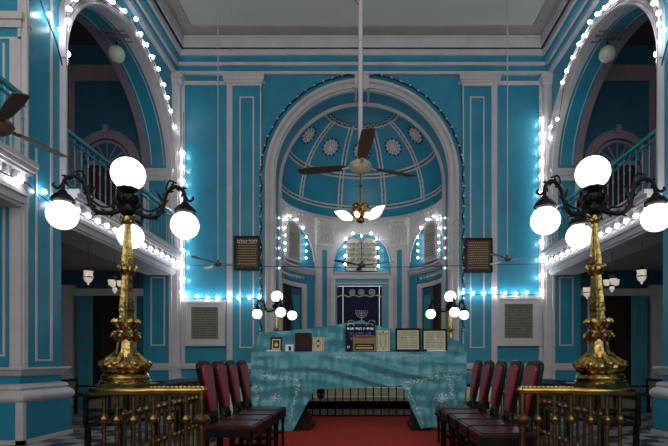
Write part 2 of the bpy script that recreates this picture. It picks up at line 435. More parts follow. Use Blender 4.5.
# dotted relief on the white field
for i in range(40):
    a=-R(82)+R(164)*i/39
    if abs(abs(a)-R(32))>R(8): c.ball(ap(a,5.36,.03),.03,6,4)
trim(c)
c=MB().use(WHITE)  # ledges over door bays and ark
for (a0,a1) in ((-A1,A1),(A2,A3),(-A3,-A2)):
    apatch(c,a0,a1,3.78,3.83,.16,20); apatch(c,a0,a1,3.70,3.78,.10,20); apatch(c,a0,a1,3.66,3.70,.05,20)
trim(c)
for s in (-1,1):  # pilasters
    c=MB().use(WHITE)
    apatch(c,s*R(24.5),s*R(40),0,4.6,.10)
    c.use(BLUE); apatch(c,s*R(30),s*R(34.5),1.0,4.45,.105)
    c.use(CREAM)
    apatch(c,s*R(24.5),s*R(40),4.55,4.62,.14); apatch(c,s*R(23.5),s*R(41),5.28,5.36,.2); apatch(c,s*R(24.5),s*R(40),4.62,5.28,.12)
    apatch(c,s*R(24.2),s*R(40.3),4.9,5.1,.15); apatch(c,s*R(23.8),s*R(40.7),5.1,5.28,.18)
    for row in range(7):
        z=4.67+row*.085; n=7
        for k in range(n):
            a=s*R(25.2+(14.2)*(k+(.5 if row%2 else 0))/(n-.5)); ins=.13+(.03 if z>4.9 else 0)+(.03 if z>5.1 else 0)
            c.tube([ap(a,z,ins-.01),ap(a,z+.045,ins+.02),ap(a,z+.07,ins+.045)],[.026,.028,.012],5)
    for k in (0,1):
        c.ball(ap(s*R(25 if k else 39.5),5.2,.2),.07,8,6)
    trim(c,ang=60)
    # side door bay
    c=MB().use(WHITE)
    apatch(c,s*R(49),s*R(53.5),0,3.36,.07); apatch(c,s*R(53.5),s*R(86),3.24,3.36,.07); apatch(c,s*R(84.5),s*R(87),0,3.3,.07)
    c.use(BLUE); apatch(c,s*R(42.5),s*R(48),0,3.6,.03)
    c.use(TEAL); apatch(c,s*R(50),s*R(84),3.42,3.63,.04)
    c.use(WHITE)
    for k in range(9):
        a=s*R(53+k*3.6); c.ball(ap(a,3.52,.05),.045,6,4)
    trim(c)
    dr=MB(); dr.use(DARKIN); apatch(dr,s*R(53.5),s*R(84.5),0,3.24,.015)
    dr.use(BWOOD); apatch(dr,s*R(69),s*R(83),0,3.2,.03)
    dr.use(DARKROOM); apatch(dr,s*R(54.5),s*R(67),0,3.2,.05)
    dr.use(TEAL); apatch(dr,s*R(56.5),s*R(65),1.9,3.0,.06)
    o=struct(dr.build('door_%d'%(1 if s<0 else 2)))
# ark surround
c=MB()
c.use(BLUE).box(-.93,.93,15.0,15.3,0,3.66)
c.use(WHITE).box(-.93,-.80,14.97,15.05,0,3.6).box(.80,.93,14.97,15.05,0,3.6).box(-.93,.93,14.94,15.05,3.58,3.68)
c.box(-.80,.80,14.96,15.05,3.42,3.46)
c.box(-.90,-.86,14.95,14.98,0,3.56).box(.86,.90,14.95,14.98,0,3.56)
trim(c)
# dome ribs
def rib(mb, pts_fn, n, off, beads=True, r=.016):
    for o in (-off,off): mb.tube([pts_fn(i/n,o) for i in range(n+1)], r, 6)
for k,az in enumerate((-54,-18,18,54)):
    c=MB().use(WHITE)
    f1=R(64.5)
    rib(c, lambda u,o: dp(R(az)+o/(DR*max(.3,cos(f1*u))), f1*u, .012), 22, .05, r=.026)
    c.use(IRON)
    for i in range(1,15): c.ball(dp(R(az),f1*i/15,.02),.02,6,4)
    trim(c)
for fi,(ph,n) in enumerate(((1.5,60),(26,54),(64.5,36))):
    c=MB().use(WHITE); f0=R(ph)
    rib(c, lambda u,o: dp(-pi/2+pi*u, f0+o/DR, .012), n, .05, r=.026)
    c.use(IRON)
    m=34 if fi<2 else 18
    for i in range(1,m): c.ball(dp(-pi/2+pi*i/m,f0,.02),.021,6,4)
    trim(c)
# scroll ornament around the small top ring
c=MB().use(IRON)
for i in range(16):
    a=-pi/2+pi*(i+.5)/16; c.tube([dp(a-.1,R(65.5),.03),dp(a,R(67),.03),dp(a+.1,R(65.5),.03)],.012,5)
trim(c)
# rosettes
ros=MB().use(PALE)
ros.lathe([(.0001,.03),(.05,.03),(.06,.015),(.062,.0)],16)
ros.use(WHITE).lathe([(.06,.012),(.10,.018),(.12,.01),(.15,.018),(.2,.018),(.225,.0)],24,flute=12,fa=.05)
ros.use(CREAM)
for k in range(12):
    t=2*pi*k/12; ros.tube([(.07*cos(t),.07*sin(t),.02),(.13*cos(t),.13*sin(t),.03),(.19*cos(t),.19*sin(t),.022)],[.01,.022,.012],6)
ros.use(IRON)
for k in range(12):
    t=2*pi*(k+.5)/12; ros.tube([(.225*cos(t),.225*sin(t),.008),(.285*cos(t),.285*sin(t),.012)],[.026,.012],5); ros.tube([(.11*cos(t),.11*sin(t),.03),(.17*cos(t),.17*sin(t),.034)],.007,4)
rm=ros.mesh('rosette')
pos={-72:'leftmost, beside the arch',-36:'left of centre',0:'central one behind the fan',36:'right of centre',72:'rightmost, beside the arch'}
for az,d_ in pos.items():
    p=Vector(dp(R(az),R(45),.015)); nrm=(Vector((0,YA,DZ))-p).normalized()
    o=link('plaster_rosette',rm,None,p,nrm.to_track_quat('Z','Y').to_euler())
    tag(o,'white plaster rosette on the blue dome, '+d_,'rosette','plaster rosettes on the dome')

# ---- aisle end walls
for s in (-1,1):
    y=YB-.03
    c=MB().use(MAUVE)
    c.box(s*5.42,s*8.2,y-.03,y,8.1,8.5).box(s*7.15,s*7.3,y-.03,y,3.8,8.1)
    c.use(WHITE).box(s*7.15,s*7.6,y-.12,y,0,3.0).box(s*7.12,s*7.63,y-.15,y,2.9,3.0)
    c.box(s*6.95,s*7.05,y-.06,y,0,2.75).box(s*5.42,s*7.6,y-.08,y,2.75,2.92).box(s*5.62,s*5.72,y-.05,y,0,2.75)
    trim(c)
    # gallery window: arched frame and fanlight
    wd=thing('window_%d'%(1 if s<0 else 2),None,None,(s*6.35,y,6.05)); wd['kind']='structure'
    c=MB().use(MAUVE)
    def hoop(r0,r1,y0,y1):
        n=28; vs=[]
        P=[(-r0,-1.5,-r1,-1.5)]+[(-r0*cos(pi*i/n),r0*sin(pi*i/n),-r1*cos(pi*i/n),r1*sin(pi*i/n)) for i in range(n+1)]+[(r0,-1.5,r1,-1.5)]
        for a in P: vs+=[(a[0],y0,a[1]),(a[2],y0,a[3]),(a[2],y1,a[3]),(a[0],y1,a[1])]
        fs=[(4*i+k,4*i+(k+1)%4,4*i+4+(k+1)%4,4*i+4+k) for i in range(len(P)-1) for k in range(4)]
        c.add(vs,fs)
    hoop(.60,.76,-.08,0); hoop(.50,.56,-.05,0); hoop(.76,.82,-.05,0)
    for t in (R(35),R(62),R(90),R(118),R(145)): c.tube([(0,-.02,0),(.55*cos(t),-.02,.55*sin(t))],.018,5)
    c.box(-.6,.6,-.05,0,-.05,.05).box(-.07,.07,-.12,0,.72,.92)
    c.build('window_frame',None,wd)
    p=MB().use(mat('red_stained_glass_%d'%s,(.09,.012,.015),.15)).box(-.52,.52,-.015,-.005,-1.5,-.05)
    p.use(mat('blue_stained_glass_%d'%s,(.03,.09,.17),.15)).prism([(.5*cos(pi*i/16),.5*sin(pi*i/16)) for i in range(17)],-.015,-.005,lambda u,v,w:(u,w,v))
    p.build('window_pane',None,wd)
    # door
    c=MB().use(DARKIN).box(s*5.72,s*6.95,y-.02,y,0,2.75)
    c.use(DWOOD).box(s*5.78,s*6.3,y-.05,y-.02,0,2.7).box(s*5.86,s*6.22,y-.065,y-.05,.3,1.2).box(s*5.86,s*6.22,y-.065,y-.05,1.4,2.5)
    c.use(TEAL).box(s*6.55,s*6.93,y-.35,y-.3,0,2.7)
    c.use(MAUVE)
    for (z0,z1) in ((.2,1.5),(1.7,2.55)):
        c.box(s*6.60,s*6.63,y-.37,y-.35,z0,z1).box(s*6.85,s*6.88,y-.37,y-.35,z0,z1).box(s*6.6,s*6.88,y-.37,y-.35,z0,z0+.03).box(s*6.6,s*6.88,y-.37,y-.35,z1-.03,z1)
    struct(c.build('door_%d'%(3 if s<0 else 4)))

# ================================================================== GALLERY RAILINGS
for s in (-1,1):
    sd='left' if s<0 else 'right'
    for (ya,yb,which) in ((P1+.01,12.32,'far'),(3.2,P0-.03,'near')):
        L=yb-ya
        t=thing('gallery_railing','teal gallery railing in the %s %s arch, above the row of lit bulbs'%('big' if which=='far' else 'nearest',sd),'railing',(s*4.62,ya,3.83),0,'teal gallery railings')
        MB().use(TEAL).box(-.035,.035,0,L,.88,.93).box(-.02,.02,0,L,.93,.945).build('top_rail',None,t)
        MB().use(TEAL).box(-.02,.02,0,L,.06,.10).box(-.02,.02,0,L,.78,.80).build('bottom_rail',None,t)
        bmn=MB().use(TEAL)
        bmn.lathe([(.012,0),(.012,.2),(.02,.24),(.012,.28),(.011,.55),(.02,.6),(.011,.64),(.011,.9)],8)
        bme=bmn.mesh('baluster'); n=int(L/.19)
        for i in range(n+1): link('baluster',bme,t,(0,.03+(L-.06)*i/n,0))

# ================================================================== CANDELABRA
def spl(pts,n=6):
    P=[Vector(p) for p in pts]; P=[2*P[0]-P[1]]+P+[2*P[-1]-P[-2]]; out=[]
    for i in range(1,len(P)-2):
        for k in range(n):
            t=k/n; a,b,c_,d_=P[i-1],P[i],P[i+1],P[i+2]
            out.append(.5*((2*b)+(c_-a)*t+(2*a-5*b+4*c_-d_)*t*t+(3*b-a-3*c_+d_)*t*t*t))
    out.append(P[-2]); return out
def zz(y): return (384-y)/119.0
base_m=MB()
base_m.use(BRASS).lathe([(.225,0),(.225,.02),(.205,.03),(.215,.05),(.20,.075),(.18,.085)],32,flute=16,fa=.02)
base_m.lathe([(.15,.08),(.19,.10),(.205,.13),(.195,.16),(.15,.185),(.12,.22)],40,flute=10,fa=.09)
base_m.lathe([(.125,.19),(.10,.24),(.085,.30),(.08,.34),(.075,.37)],32,flute=8,fa=.10)
base_m.lathe([(.05,.36),(.085,.37),(.12,.40),(.125,.42),(.09,.435),(.065,.44)],32,flute=8,fa=.12)
base_m.lathe([(.07,.43),(.06,.46),(.07,.48),(.11,.51),(.105,.53),(.06,.54)],32,flute=8,fa=.14)
for k in range(8):   # acanthus leaves
    t=2*pi*k/8
    base_m.tube(spl([(.10*cos(t),.10*sin(t),.24),(.155*cos(t),.155*sin(t),.19),(.215*cos(t),.215*sin(t),.155),(.235*cos(t),.235*sin(t),.185)],4),[.03]*4+[.035]*4+[.028]*4+[.012],6)
    base_m.tube([(.08*cos(t),.08*sin(t),.36),(.12*cos(t),.12*sin(t),.42),(.145*cos(t),.145*sin(t),.385)],[.02,.024,.01],6)
    base_m.tube([(.06*cos(t),.06*sin(t),.46),(.105*cos(t),.105*sin(t),.53),(.125*cos(t),.125*sin(t),.505)],[.016,.02,.008],6)
base_m.v=[(x*.88 if z<.45 else x, y*.88 if z<.45 else y, z) for x,y,z in base_m.v]
base_me=base_m.mesh('pedestal',ang=50)
sh=MB().use(BRASS)
sh.lathe([(.062,.53),(.055,.58),(.062,.62),(.050,.75),(.042,.88),(.04,.92)],24,flute=6,fa=.12)
sh.lathe([(.045,.90),(.06,.925),(.07,.95),(.062,.975),(.045,.99)],24,flute=8,fa=.1)
sh.lathe([(.045,.98),(.05,1.02),(.042,1.1),(.028,1.25),(.024,1.34)],24,flute=6,fa=.12)
sh.lathe([(.024,1.33),(.04,1.35),(.044,1.37),(.028,1.40),(.036,1.42),(.024,1.44)],20)
for k in range(6):
    t=2*pi*k/6; sh.tube([(.05*cos(t),.05*sin(t),.94),(.085*cos(t),.085*sin(t),.97),(.075*cos(t),.075*sin(t),.99)],[.012,.014,.006],5)
    sh.tube([(.035*cos(t),.035*sin(t),1.36),(.065*cos(t),.065*sin(t),1.38),(.07*cos(t),.07*sin(t),1.36)],[.012,.012,.005],5)
shaft_me=sh.mesh('shaft',ang=50)
hb=MB().use(IRON)
hb.lathe([(.03,1.40),(.06,1.43),(.075,1.47),(.06,1.50),(.085,1.53),(.08,1.57),(.045,1.59),(.03,1.61),(.04,1.60),(.07,1.61),(.085,1.63),(.075,1.64)],24,flute=8,fa=.08)
for k in range(8):
    t=2*pi*k/8; hb.tube([(.07*cos(t),.07*sin(t),1.48),(.105*cos(t),.105*sin(t),1.52),(.10*cos(t),.10*sin(t),1.56)],[.016,.018,.006],5)
hub_me=hb.mesh('hub',ang=50)
am=MB().use(IRON)
pth=spl([(.04,0,1.50),(.10,0,1.455),(.20,0,1.435),(.265,0,1.47),(.29,0,1.55),(.32,0,1.65),(.39,0,1.70),(.455,0,1.66),(.47,0,1.575)],6)
am.tube(pth,[.021-.006*i/len(pth) for i in range(len(pth))],8)
am.tube(spl([(.455,0,1.64),(.50,0,1.585),(.535,0,1.60),(.53,0,1.62)],4),[.014,.014,.013,.012,.012,.012,.012,.012,.012,.011,.01,.01,.008],6)
for i in range(4,len(pth)-4,3):
    p=pth[i]; nx=(pth[i+1]-pth[i-1]).normalized(); q=Vector((-nx.z,0,nx.x))
    sg=1 if (i//3)%2 else -1
    am.tube([p,p+q*.02*sg+nx*.01,p+q*.036*sg+nx*.03],[.014,.012,.003],5)
am.tube(spl([(.06,0,1.58),(.13,0,1.50),(.2,0,1.49),(.27,0,1.53)],4),.009,6)
am.tube(spl([(.30,0,1.60),(.33,.0,1.74),(.40,0,1.73)],4),.008,5)
am.tube([(.235,0,1.66),(.265,0,1.60),(.29,0,1.56)],[.004,.012,.014],5)
am_me=am.mesh('arm',ang=60)
cp=MB().use(IRON).lathe([(.012,1.58),(.03,1.565),(.035,1.55),(.06,1.535),(.085,1.505),(.088,1.485),(.07,1.475)],20,flute=10,fa=.03)
cap_me=cp.mesh('globe_cap')
gs=MB().use(GLOBE).ball((0,0,0),.117,28,18,.97).mesh('side_globe')
gt=MB().use(GLOBE).ball((0,0,0),.138,30,20,.97).mesh('top_globe')
def candelabrum(loc, angs, label, group, sc=1.0, lean=0, wire=False):
    t=thing('candelabrum',label,'candelabrum',loc,0,group); t.scale=(sc,)*3; t.rotation_euler=(0,R(lean),0)
    link('pedestal',base_me,t); link('shaft',shaft_me,t); link('hub',hub_me,t)
    o=link('top_globe',gt,t,(0,0,1.757))
    for a in angs:
        ar=link('arm',am_me,t,(0,0,-.035),(0,0,R(a)))
        k=link('globe_cap',cap_me,ar,(.47,0,0)); g=link('side_globe',gs,ar,(.47,0,1.375))
    return t
candelabrum((-1.985,4.2,.955),(210,4,112),'large brass candelabrum with four lit globes on the left front railing','large candelabra',lean=.7)
candelabrum((1.985,4.17,.955),(81,195,348),'large brass candelabrum with four lit globes on the right front railing','large candelabra',lean=-2.0)
candelabrum((-1.75,10.3,.945),(184,290,48),'small far brass candelabrum left of the curtained ark','small candelabra',sc=.86)
candelabrum((1.82,10.3,.945),(180,272,35),'small far brass candelabrum right of the curtained ark','small candelabra',sc=.86)

# ================================================================== BRASS RAILINGS
def bal(h,r=.016):
    m=MB().use(BRASSD)
    m.lathe([(r*1.6,0),(r*1.6,.03),(r,.05),(r,.27),(r*1.7,.28),(r*2.1,.30),(r*1.7,.32),(r,.33),(r,.62),(r*1.8,.63),(r*2.5,.65),(r*2.5,.665),(r*1.6,.69),(r,.70),(r,h)],12)
    m.use(BRASS).lathe([(r*2.2,.645),(r*2.7,.652),(r*2.7,.662),(r*2.2,.668)],12).lathe([(r*1.9,.295),(r*2.3,.30),(r*1.9,.306)],12)
    return m
bal_me=bal(.88).mesh('baluster'); post_me=bal(.88,.027).mesh('post')
def front_rail(s):
    sd='left' if s<0 else 'right'
    xa,xb=s*2.21,s*1.31
    t=thing('brass_railing','low brass railing with ringed balusters under the %s large candelabrum'%sd,'railing',(0,4.13,0),0,'brass railings')
    m=MB().use(BRASSR)
    m.tube([(xa,.1,.897),(s*2.19,-.07,.897),(s*2.10,-.12,.897),(s*1.80,-.12,.897),(s*1.70,-.02,.897),(xb,0,.897)],.031,12)
    m.tube([(xa,.26,.90),(s*1.72,.26,.90)],.02,8)
    m.ball((xb,0,.90),.034,10,8)
    for i in range(26): m.ball((xb-(xb-s*1.75)*i/25,-.012+.02*(i%2),.925),.012,6,4)
    m.build('top_rail',None,t)
    m=MB().use(BRASSR); pl=[(s*1.70,.06),(s*1.80,-.11),(s*2.11,-.11),(s*2.22,.02),(s*2.22,.22),(s*2.12,.28),(s*1.80,.28)]
    m.prism(pl,.935,.955,lambda u,v,w:(u,v,w)); m.use(BRASSD).prism([((u-s*1.96)*.92+s*1.96,(v-.08)*.9+.08) for u,v in pl],.90,.935,lambda u,v,w:(u,v,w))
    m.build('octagonal_plate',None,t)
    for i in range(7): link('baluster',bal_me,t,(s*(2.13-.135*i),-.06 if 0<i<3 else 0,0))
    link('post',post_me,t,(xb*1.0+s*.015,0,0))
    MB().use(BRASSD).box(xa,xb,-.03,.03,0,.03).build('base_rail',None,t)
    # side run
    t=thing('side_railing','long black-topped brass railing running back behind the %s chairs'%sd,'railing',(s*2.14,4.45,0),0,'side railings')
    m=MB().use(TOPW).box(-.035,.035,0,3.6,.885,.935); m.build('top_rail',None,t)
    n=24
    for i in range(n): link('baluster',bal_me,t,(0,.06+3.48*i/(n-1),0))
    MB().use(BRASSD).box(-.03,.03,0,3.6,0,.03).build('base_rail',None,t)
for s in (-1,1): front_rail(s)

# ================================================================== CHAIRS (local: faces +X)
ch_parts=[]
m=MB().use(SEATL); 
m.prism([(-.24,-.2),(-.22,-.215),(.22,-.235),(.245,-.215),(.245,.215),(.22,.235),(-.22,.215),(-.24,.2)],.475,.50,lambda u,v,w:(u,v,w))
m.prism([(-.22,-.19),(.22,-.21),(.22,.21),(-.22,.19)],.50,.512,lambda u,v,w:(u,v,w))
ch_parts.append(('seat',m.mesh('seat')))
m=MB().use(EBON).box(-.235,.235,-.225,-.2,.40,.475).box(-.235,.235,.2,.225,.40,.475).box(.21,.24,-.225,.225,.39,.475).box(-.235,-.21,-.2,.2,.40,.475)
for k in range(7): m.ball((.24,-.18+.06*k,.40),.018,6,4)
ch_parts.append(('seat_frame',m.mesh('seat_frame')))
def back_outline(w0,w1,z0,z1,arch,n=12):
    pts=[(-w0,z0),(w0,z0),(w1*1.02,z1-arch)]
    for i in range(1,n): t=pi*i/n; pts.append((w1*cos(t)**1 if 0 else w1*math.copysign(abs(cos(t))**.6,cos(t)), z1-arch+arch*sin(t)**.7))
    pts.append((-w1*1.02,z1-arch)); return pts
def bk(u,v,w): v=v if v<.6 else .6+(v-.6)*.93; return (-.215-(v-.5)*.15+w, u, v)
m=MB().use(EBON)
m.prism(back_outline(.10,.175,.60,1.16,.065),-.025,.02,bk)
m.tube([bk(*p,0.0) for p in ((x,z) for x,z in back_outline(.10,.175,.60,1.16,.065))],.019,8,closed=True)
m.tube([bk(-.20,.46,-.01),bk(-.12,.54,0),bk(-.10,.62,0)],.022,6).tube([bk(.20,.46,-.01),bk(.12,.54,0),bk(.10,.62,0)],.022,6)
m.tube([bk(-.1,.60,0),bk(-.03,.56,.0),bk(0,.50,0),bk(.03,.56,0),bk(.1,.60,0)],.018,6)
ch_parts.append(('backrest_frame',m.mesh('backrest_frame')))
m=MB().use(LEATH).prism(back_outline(.074,.14,.64,1.125,.05),.015,.042,bk)
ch_parts.append(('back_pad',m.mesh('back_pad')))
m=MB().use(EBON).lathe([(.018,0),(.024,.02),(.014,.05),(.02,.10),(.016,.16),(.027,.22),(.016,.26),(.024,.30),(.03,.36),(.03,.42)],12)
leg_f=m.mesh('leg')
m=MB().use(EBON).tube([(-.06,0,.008),(-.02,0,.2),(0,0,.46)],[.017,.019,.022],6); leg_r=m.mesh('leg')
m=MB().use(EBON).tube([(-.235,-.2,.16),(.2,-.2,.16)],.012,6).tube([(-.235,.2,.16),(.2,.2,.16)],.012,6).tube([(0,-.2,.16),(0,.2,.16)],.012,6)
ch_parts.append(('stretcher',m.mesh('stretcher')))
boss=MB().use(BRASS).ball((0,0,0),.014,6,5).mesh('back_boss')
def chair(loc, rz, label):
    t=thing('high_back_chair',label,'chair',loc,rz,'high-backed chairs facing the aisle')
    for n,me in ch_parts: link(n,me,t)
    for p in ((.115,.555),(-.115,.555),(0,.585)): link('back_boss',boss,t,bk(p[0],p[1],.022))
    for (x,y,me) in ((.2,.2,leg_f),(.2,-.2,leg_f),(-.2,.19,leg_r),(-.2,-.19,leg_r)): link('leg',me,t,(x,y,0))
ordl=['nearest','second from the front','third from the front','farthest, beside the draped table']
for i,y in enumerate((4.97,5.47,5.98,6.52)):
    chair((-1.27,y,.0125),R(random.uniform(-2,2)),'black high-backed chair with crimson leather panel in left row, '+ordl[i])
ordr=['nearest, behind the brass railing','second from the front','third from the front','fourth from the front','farthest, beside the draped table']
for i,y in enumerate((4.50,5.03,5.58,6.12,6.68)):
    chair((1.25,y,.0125),pi+R(random.uniform(-2,2)),'black high-backed chair with crimson leather panel in right row, '+ordr[i])

# carpet
tag(MB().use(RED).prism([(-1.27,1.0),(1.27,1.0),(1.27,4.28),(1.98,4.28),(1.98,10.12),(-1.98,10.12),(-1.98,4.28),(-1.27,4.28)],0,.012,lambda u,v,w:(u,v,w)).build('carpet'),'plain red carpet running from the front to the steps','carpet')

# ================================================================== TABLE AND CLOTH
T=thing('reading_table','dark wooden table on pedestal feet hidden under the turquoise cloth','table',(0,8.45,0))
m=MB().use(DWOOD).box(-1.68,1.66,-.40,.40,1.21,1.262); m.build('tabletop',None,T)
MB().use(DWOOD).box(-1.6,1.58,-.36,.36,1.08,1.21).build('apron',None,T)
m=MB().use(DWOOD).box(-1.6,1.58,.345,.375,1.262,1.45); m.build('back_board',None,T)
for x in (-.98,.95):
    m=MB().use(DWOOD).box(x-.06,x+.06,-.1,.1,.2,1.1).box(x-.10,x+.10,-.32,.32,.10,.2).box(x-.16,x+.16,-.38,.38,.012,.10)
    m.box(x-.08,x+.08,-.2,.2,.2,.28).tube([(x,-.3,.2),(x,-.2,.35),(x,-.1,.6)],[.05,.05,.04],8)
    m.build('leg',None,T)
def fold(x,z):
    q=1.28-z
    a=.018*sin(9*x+3.5*z+1.2*sin(3*z)) + .012*sin(21*x-6*z+2*sin(2.1*x)) + .010*sin(4*x+16*z+1.5*sin(3*x))
    b=.007*sin(47*x+3*z)+.009*(1-abs(sin(11*(z+.10*x+.05*x*x)+1.3*sin(1.7*x))))**2*3*min(1,max(0,z-.55)*4)+.010*sin(30*(z+.14*x)+2*sin(2.6*x))
    b+=.014*sin(13*(x*.9+z*.5)+2*sin(4*z))*(1 if abs(x)>.6 else .3)+.004*sin(30*z+7*x)+.007*sin(34*x+4*sin(4*z))*(1.28-z)
    return 1.15*(a+b)*min(1,q*5+.1)
XL,XR=-1.76,1.66; YC=7.98
def cl(x,z,off=0):
    return (x, YC-.03*min(1,(1.28-z)*3)-fold(x,z)-off, z)
m=MB().use(CLOTH)
def topf(u,v):
    x=XL+(XR-XL)*u
    return (x, YC+.9*v, 1.28+.006*sin(13*x)*sin(9*v)+(.0 if v<.85 else (v-.85)*1.0))
NX=150
def hem(x):
    return .70+.025*sin(2.4*x+.5)+.015*abs(x)
m.grid(lambda u,v: cl(XL+(XR-XL)*u, 1.28-(1.28-hem(XL+(XR-XL)*u))*v) if v>0 else (XL+(XR-XL)*u,YC,1.28), NX, 26)
def inner(zr,s): 
    return (-.74-.36*zr) if s<0 else (.64+.30*zr)
for s in (-1,1):
    def lf(u,v,s=s):
        xe=XL-.02*v if s<0 else XR-.06*v; xi=inner(v,s)
        x=xe+(xi-xe)*u; h=hem(x); zb=.05+(.03*sin(7*x))
        z=h+(zb-h)*v
        return cl(x,z)
    m.grid(lf,50,26)
    # side fall
    X=XL if s<0 else XR
    m.grid(lambda u,v,X=X,s=s:(X+s*(.015*sin(14*u)+.01*sin(25*u+3*v)), YC+.86*u, 1.28-(1.2)*v),24,10)
m.grid(lambda u,v:(XL+(XR-XL)*u, YC+.84*v, 1.28+.004*sin(11*u*3)*sin(7*v)),60,8)
# raised rear drape
PB=[(253,346),(257,338),(262,333),(275,331.5),(290,331),(305,329),(320,327),(335,325.5),(345,323.5),(362,321),(377,326),(385,328.5),(396,330),(410,330),(424,330),(437,333),(450,338),(458,341),(466,346)]
def rz_(x):
    px=CX+x*F/8.72
    if px<=PB[0][0]: return wz(PB[0][1],8.8)
    for (a,b),(c_,d_) in zip(PB,PB[1:]):
        if px<=c_: return wz(b+(d_-b)*(px-a)/(c_-a),8.8)
    return wz(PB[-1][1],8.8)
x0,x1=wx(253,8.72),wx(464,8.72)
def rear(u,v):
    x=x0+(x1-x0)*u; zt=rz_(x); z=1.27+(zt-1.27)*v
    return (x, 8.72-.025*sin(17*x+5*z)-.018*sin(31*x-8*z)*(1-v*.3)+.014*sin(25*z+3*x), z)
m.grid(rear,110,14)
def rear2(u,v):
    x=x0+(x1-x0)*u; zt=rz_(x); a=rear(u,1)
    return (x, a[1]+(8.88-a[1])*min(1,v*2), zt-(zt-.9)*max(0,v*2-1))
m.grid(rear2,110,6)
co=m.build('tablecloth',None,None,ang=180)
tag(co,'turquoise satin cloth with silver embroidery draped over the long table','tablecloth')
# embroidery (sequins)
e=MB().use(SILV)
def seq(x,z,r):
    p=Vector(cl(x,z,.006)); 
    n=6; vs=[(p.x+r*cos(2*pi*k/n),p.y,p.z+r*sin(2*pi*k/n)) for k in range(n)]+[(p.x,p.y-r*.5,p.z)]
    e.add(vs,[(k,(k+1)%n,n) for k in range(n)])
def seqline(pts,n,j,r=.009):
    for i in range(n):
        u=i/n*(len(pts)-1); k=int(u); f=u-k; a,b=pts[k],pts[k+1]
        px=a[0]+(b[0]-a[0])*f+random.gauss(0,j); py=a[1]+(b[1]-a[1])*f+random.gauss(0,j)
        x,z=wx(px,7.95),wz(py,7.95)
        if z<1.26 and XL<x<XR: seq(x,z,r*random.uniform(.5,1.1))
seqline([(262,376),(280,378),(300,381)],90,1.3)
seqline([(299,380),(295,398),(288,424)],90,1.1)
seqline([(257,383),(256,410)],55,1.8)
for (cx_,cy_) in ((275,398),(442,398)):
    for k in range(8):
        t=2*pi*k/8; seqline([(cx_,cy_),(cx_+7*cos(t),cy_+5*sin(t))],10,.7)
seqline([(462,378),(445,375),(420,381),(404,383)],110,1.2)
seqline([(447,376),(453,395),(460,420)],90,1.4)
seqline([(405,384),(414,402),(424,426)],60,1.0)
seqline([(252,370),(300,374),(362,375),(420,373),(464,370)],190,.5,.005)
seqline([(335,357),(362,358),(400,356),(430,355)],150,1.0,.006)
seqline([(262,412),(275,420),(286,410)],40,1.2)
seqline([(435,415),(447,408),(456,416)],40,1.2)
eo=e.build('embroidery',None,co); eo['kind']='stuff'; eo['label']='silver sequin embroidery'

# ---- things on the table
ZT_=1.288
def stand(name,label,cat,px0,px1,pyt,Y,tilt=8,group=None,rz=0):
    x0,x1=wx(px0,Y),wx(px1,Y); h=wz(pyt,Y)-ZT_; w_=x1-x0
    t=thing(name,label,cat,((x0+x1)/2,Y,ZT_+.004),R(rz),group); t.rotation_euler=(R(-tilt),0,R(rz))
    return t,w_,h
def picture(px0,px1,pyt,Y,label,fm,im,fw=.03,group='framed texts on the table',**k):
    t,w_,h=stand('picture_frame',label,'picture frame',px0,px1,pyt,Y,group=group,**k)
    m=MB().use(fm); a=w_/2
    m.box(-a,-a+fw,0,.025,0,h).box(a-fw,a,0,.025,0,h).box(-a+fw,a-fw,0,.025,0,fw).box(-a+fw,a-fw,0,.025,h-fw,h)
    m.build('frame',None,t)
    MB().use(im).box(-a+fw,a-fw,.008,.022,fw,h-fw).build('picture',None,t)
    return t,w_,h
t,w_,h=picture(270,282,337,8.12,'small black framed picture with gold inner border at the left end of the table',EBON,DARKIN,.018)
MB().use(GILT).box(-w_/2+.03,w_/2-.03,.002,.008,.035,.05).box(-w_/2+.03,w_/2-.03,.002,.008,h-.05,h-.035).box(-w_/2+.03,-w_/2+.045,.002,.008,.05,h-.05).box(w_/2-.045,w_/2-.03,.002,.008,.05,h-.05).box(-.025,.025,.003,.009,.08,.13).ball((0,.004,.15),.02,8,6).build('gilt_border',None,t)
t,w_,h=stand('photo_card','small blue and white photo card between the black frame and brown box','card',283.5,294,341,8.15,6)
m=MB().use(mat('photo_blue',(.05,.12,.35),.4)).box(-w_/2,w_/2,0,.008,0,h); m.build('card',None,t)
MB().use(PAPER).box(-w_/2+.03,w_/2-.01,-.003,0,.0,h*.65).build('white_area',None,t)
MB().use(INK).ball((.02,-.004,h*.35),.025,8,6).box(-.0,.04,-.006,-.001,.01,h*.3).build('figure',None,t)
t,w_,h=stand('wooden_box','plain dark brown wooden box standing upright on the table','box',295,311,333,8.2,0)
MB().use(BWOOD).box(-w_/2,w_/2,0,.14,0,h).build('body',None,t)
MB().use(DWOOD).box(-w_/2+.02,w_/2-.02,-.006,0,.02,h-.02).build('front_panel',None,t)
def plaque(px0,px1,pyt,Y,label,**k):
    t,w_,h=stand('illuminated_plaque',label,'plaque',px0,px1,pyt,Y,10,**k)
    MB().use(PARCH).box(-w_/2,w_/2,0,.015,0,h).build('panel',None,t)
    return t,w_,h
t,w_,h=plaque(312.5,324,337,8.14,'small cream plaque with an oval emblem right of the brown box')
m=MB().use(BRASSD); m.tube([(.035*cos(2*pi*i/16),-.003,h*.55+.06*sin(2*pi*i/16)) for i in range(16)],.006,6,closed=True)
m.tube([(-w_/2+.02,-.002,.02),(w_/2-.02,-.002,.02),(w_/2-.02,-.002,h-.02),(-w_/2+.02,-.002,h-.02)],.004,4,closed=True)
for zz_ in (.4,.7): m.ball((0,-.003,h*zz_),.017,8,6)
m.build('emblem',None,t)
t,w_,h=plaque(376.5,390,330,8.16,'tall cream illuminated plaque between the charity box and framed texts')
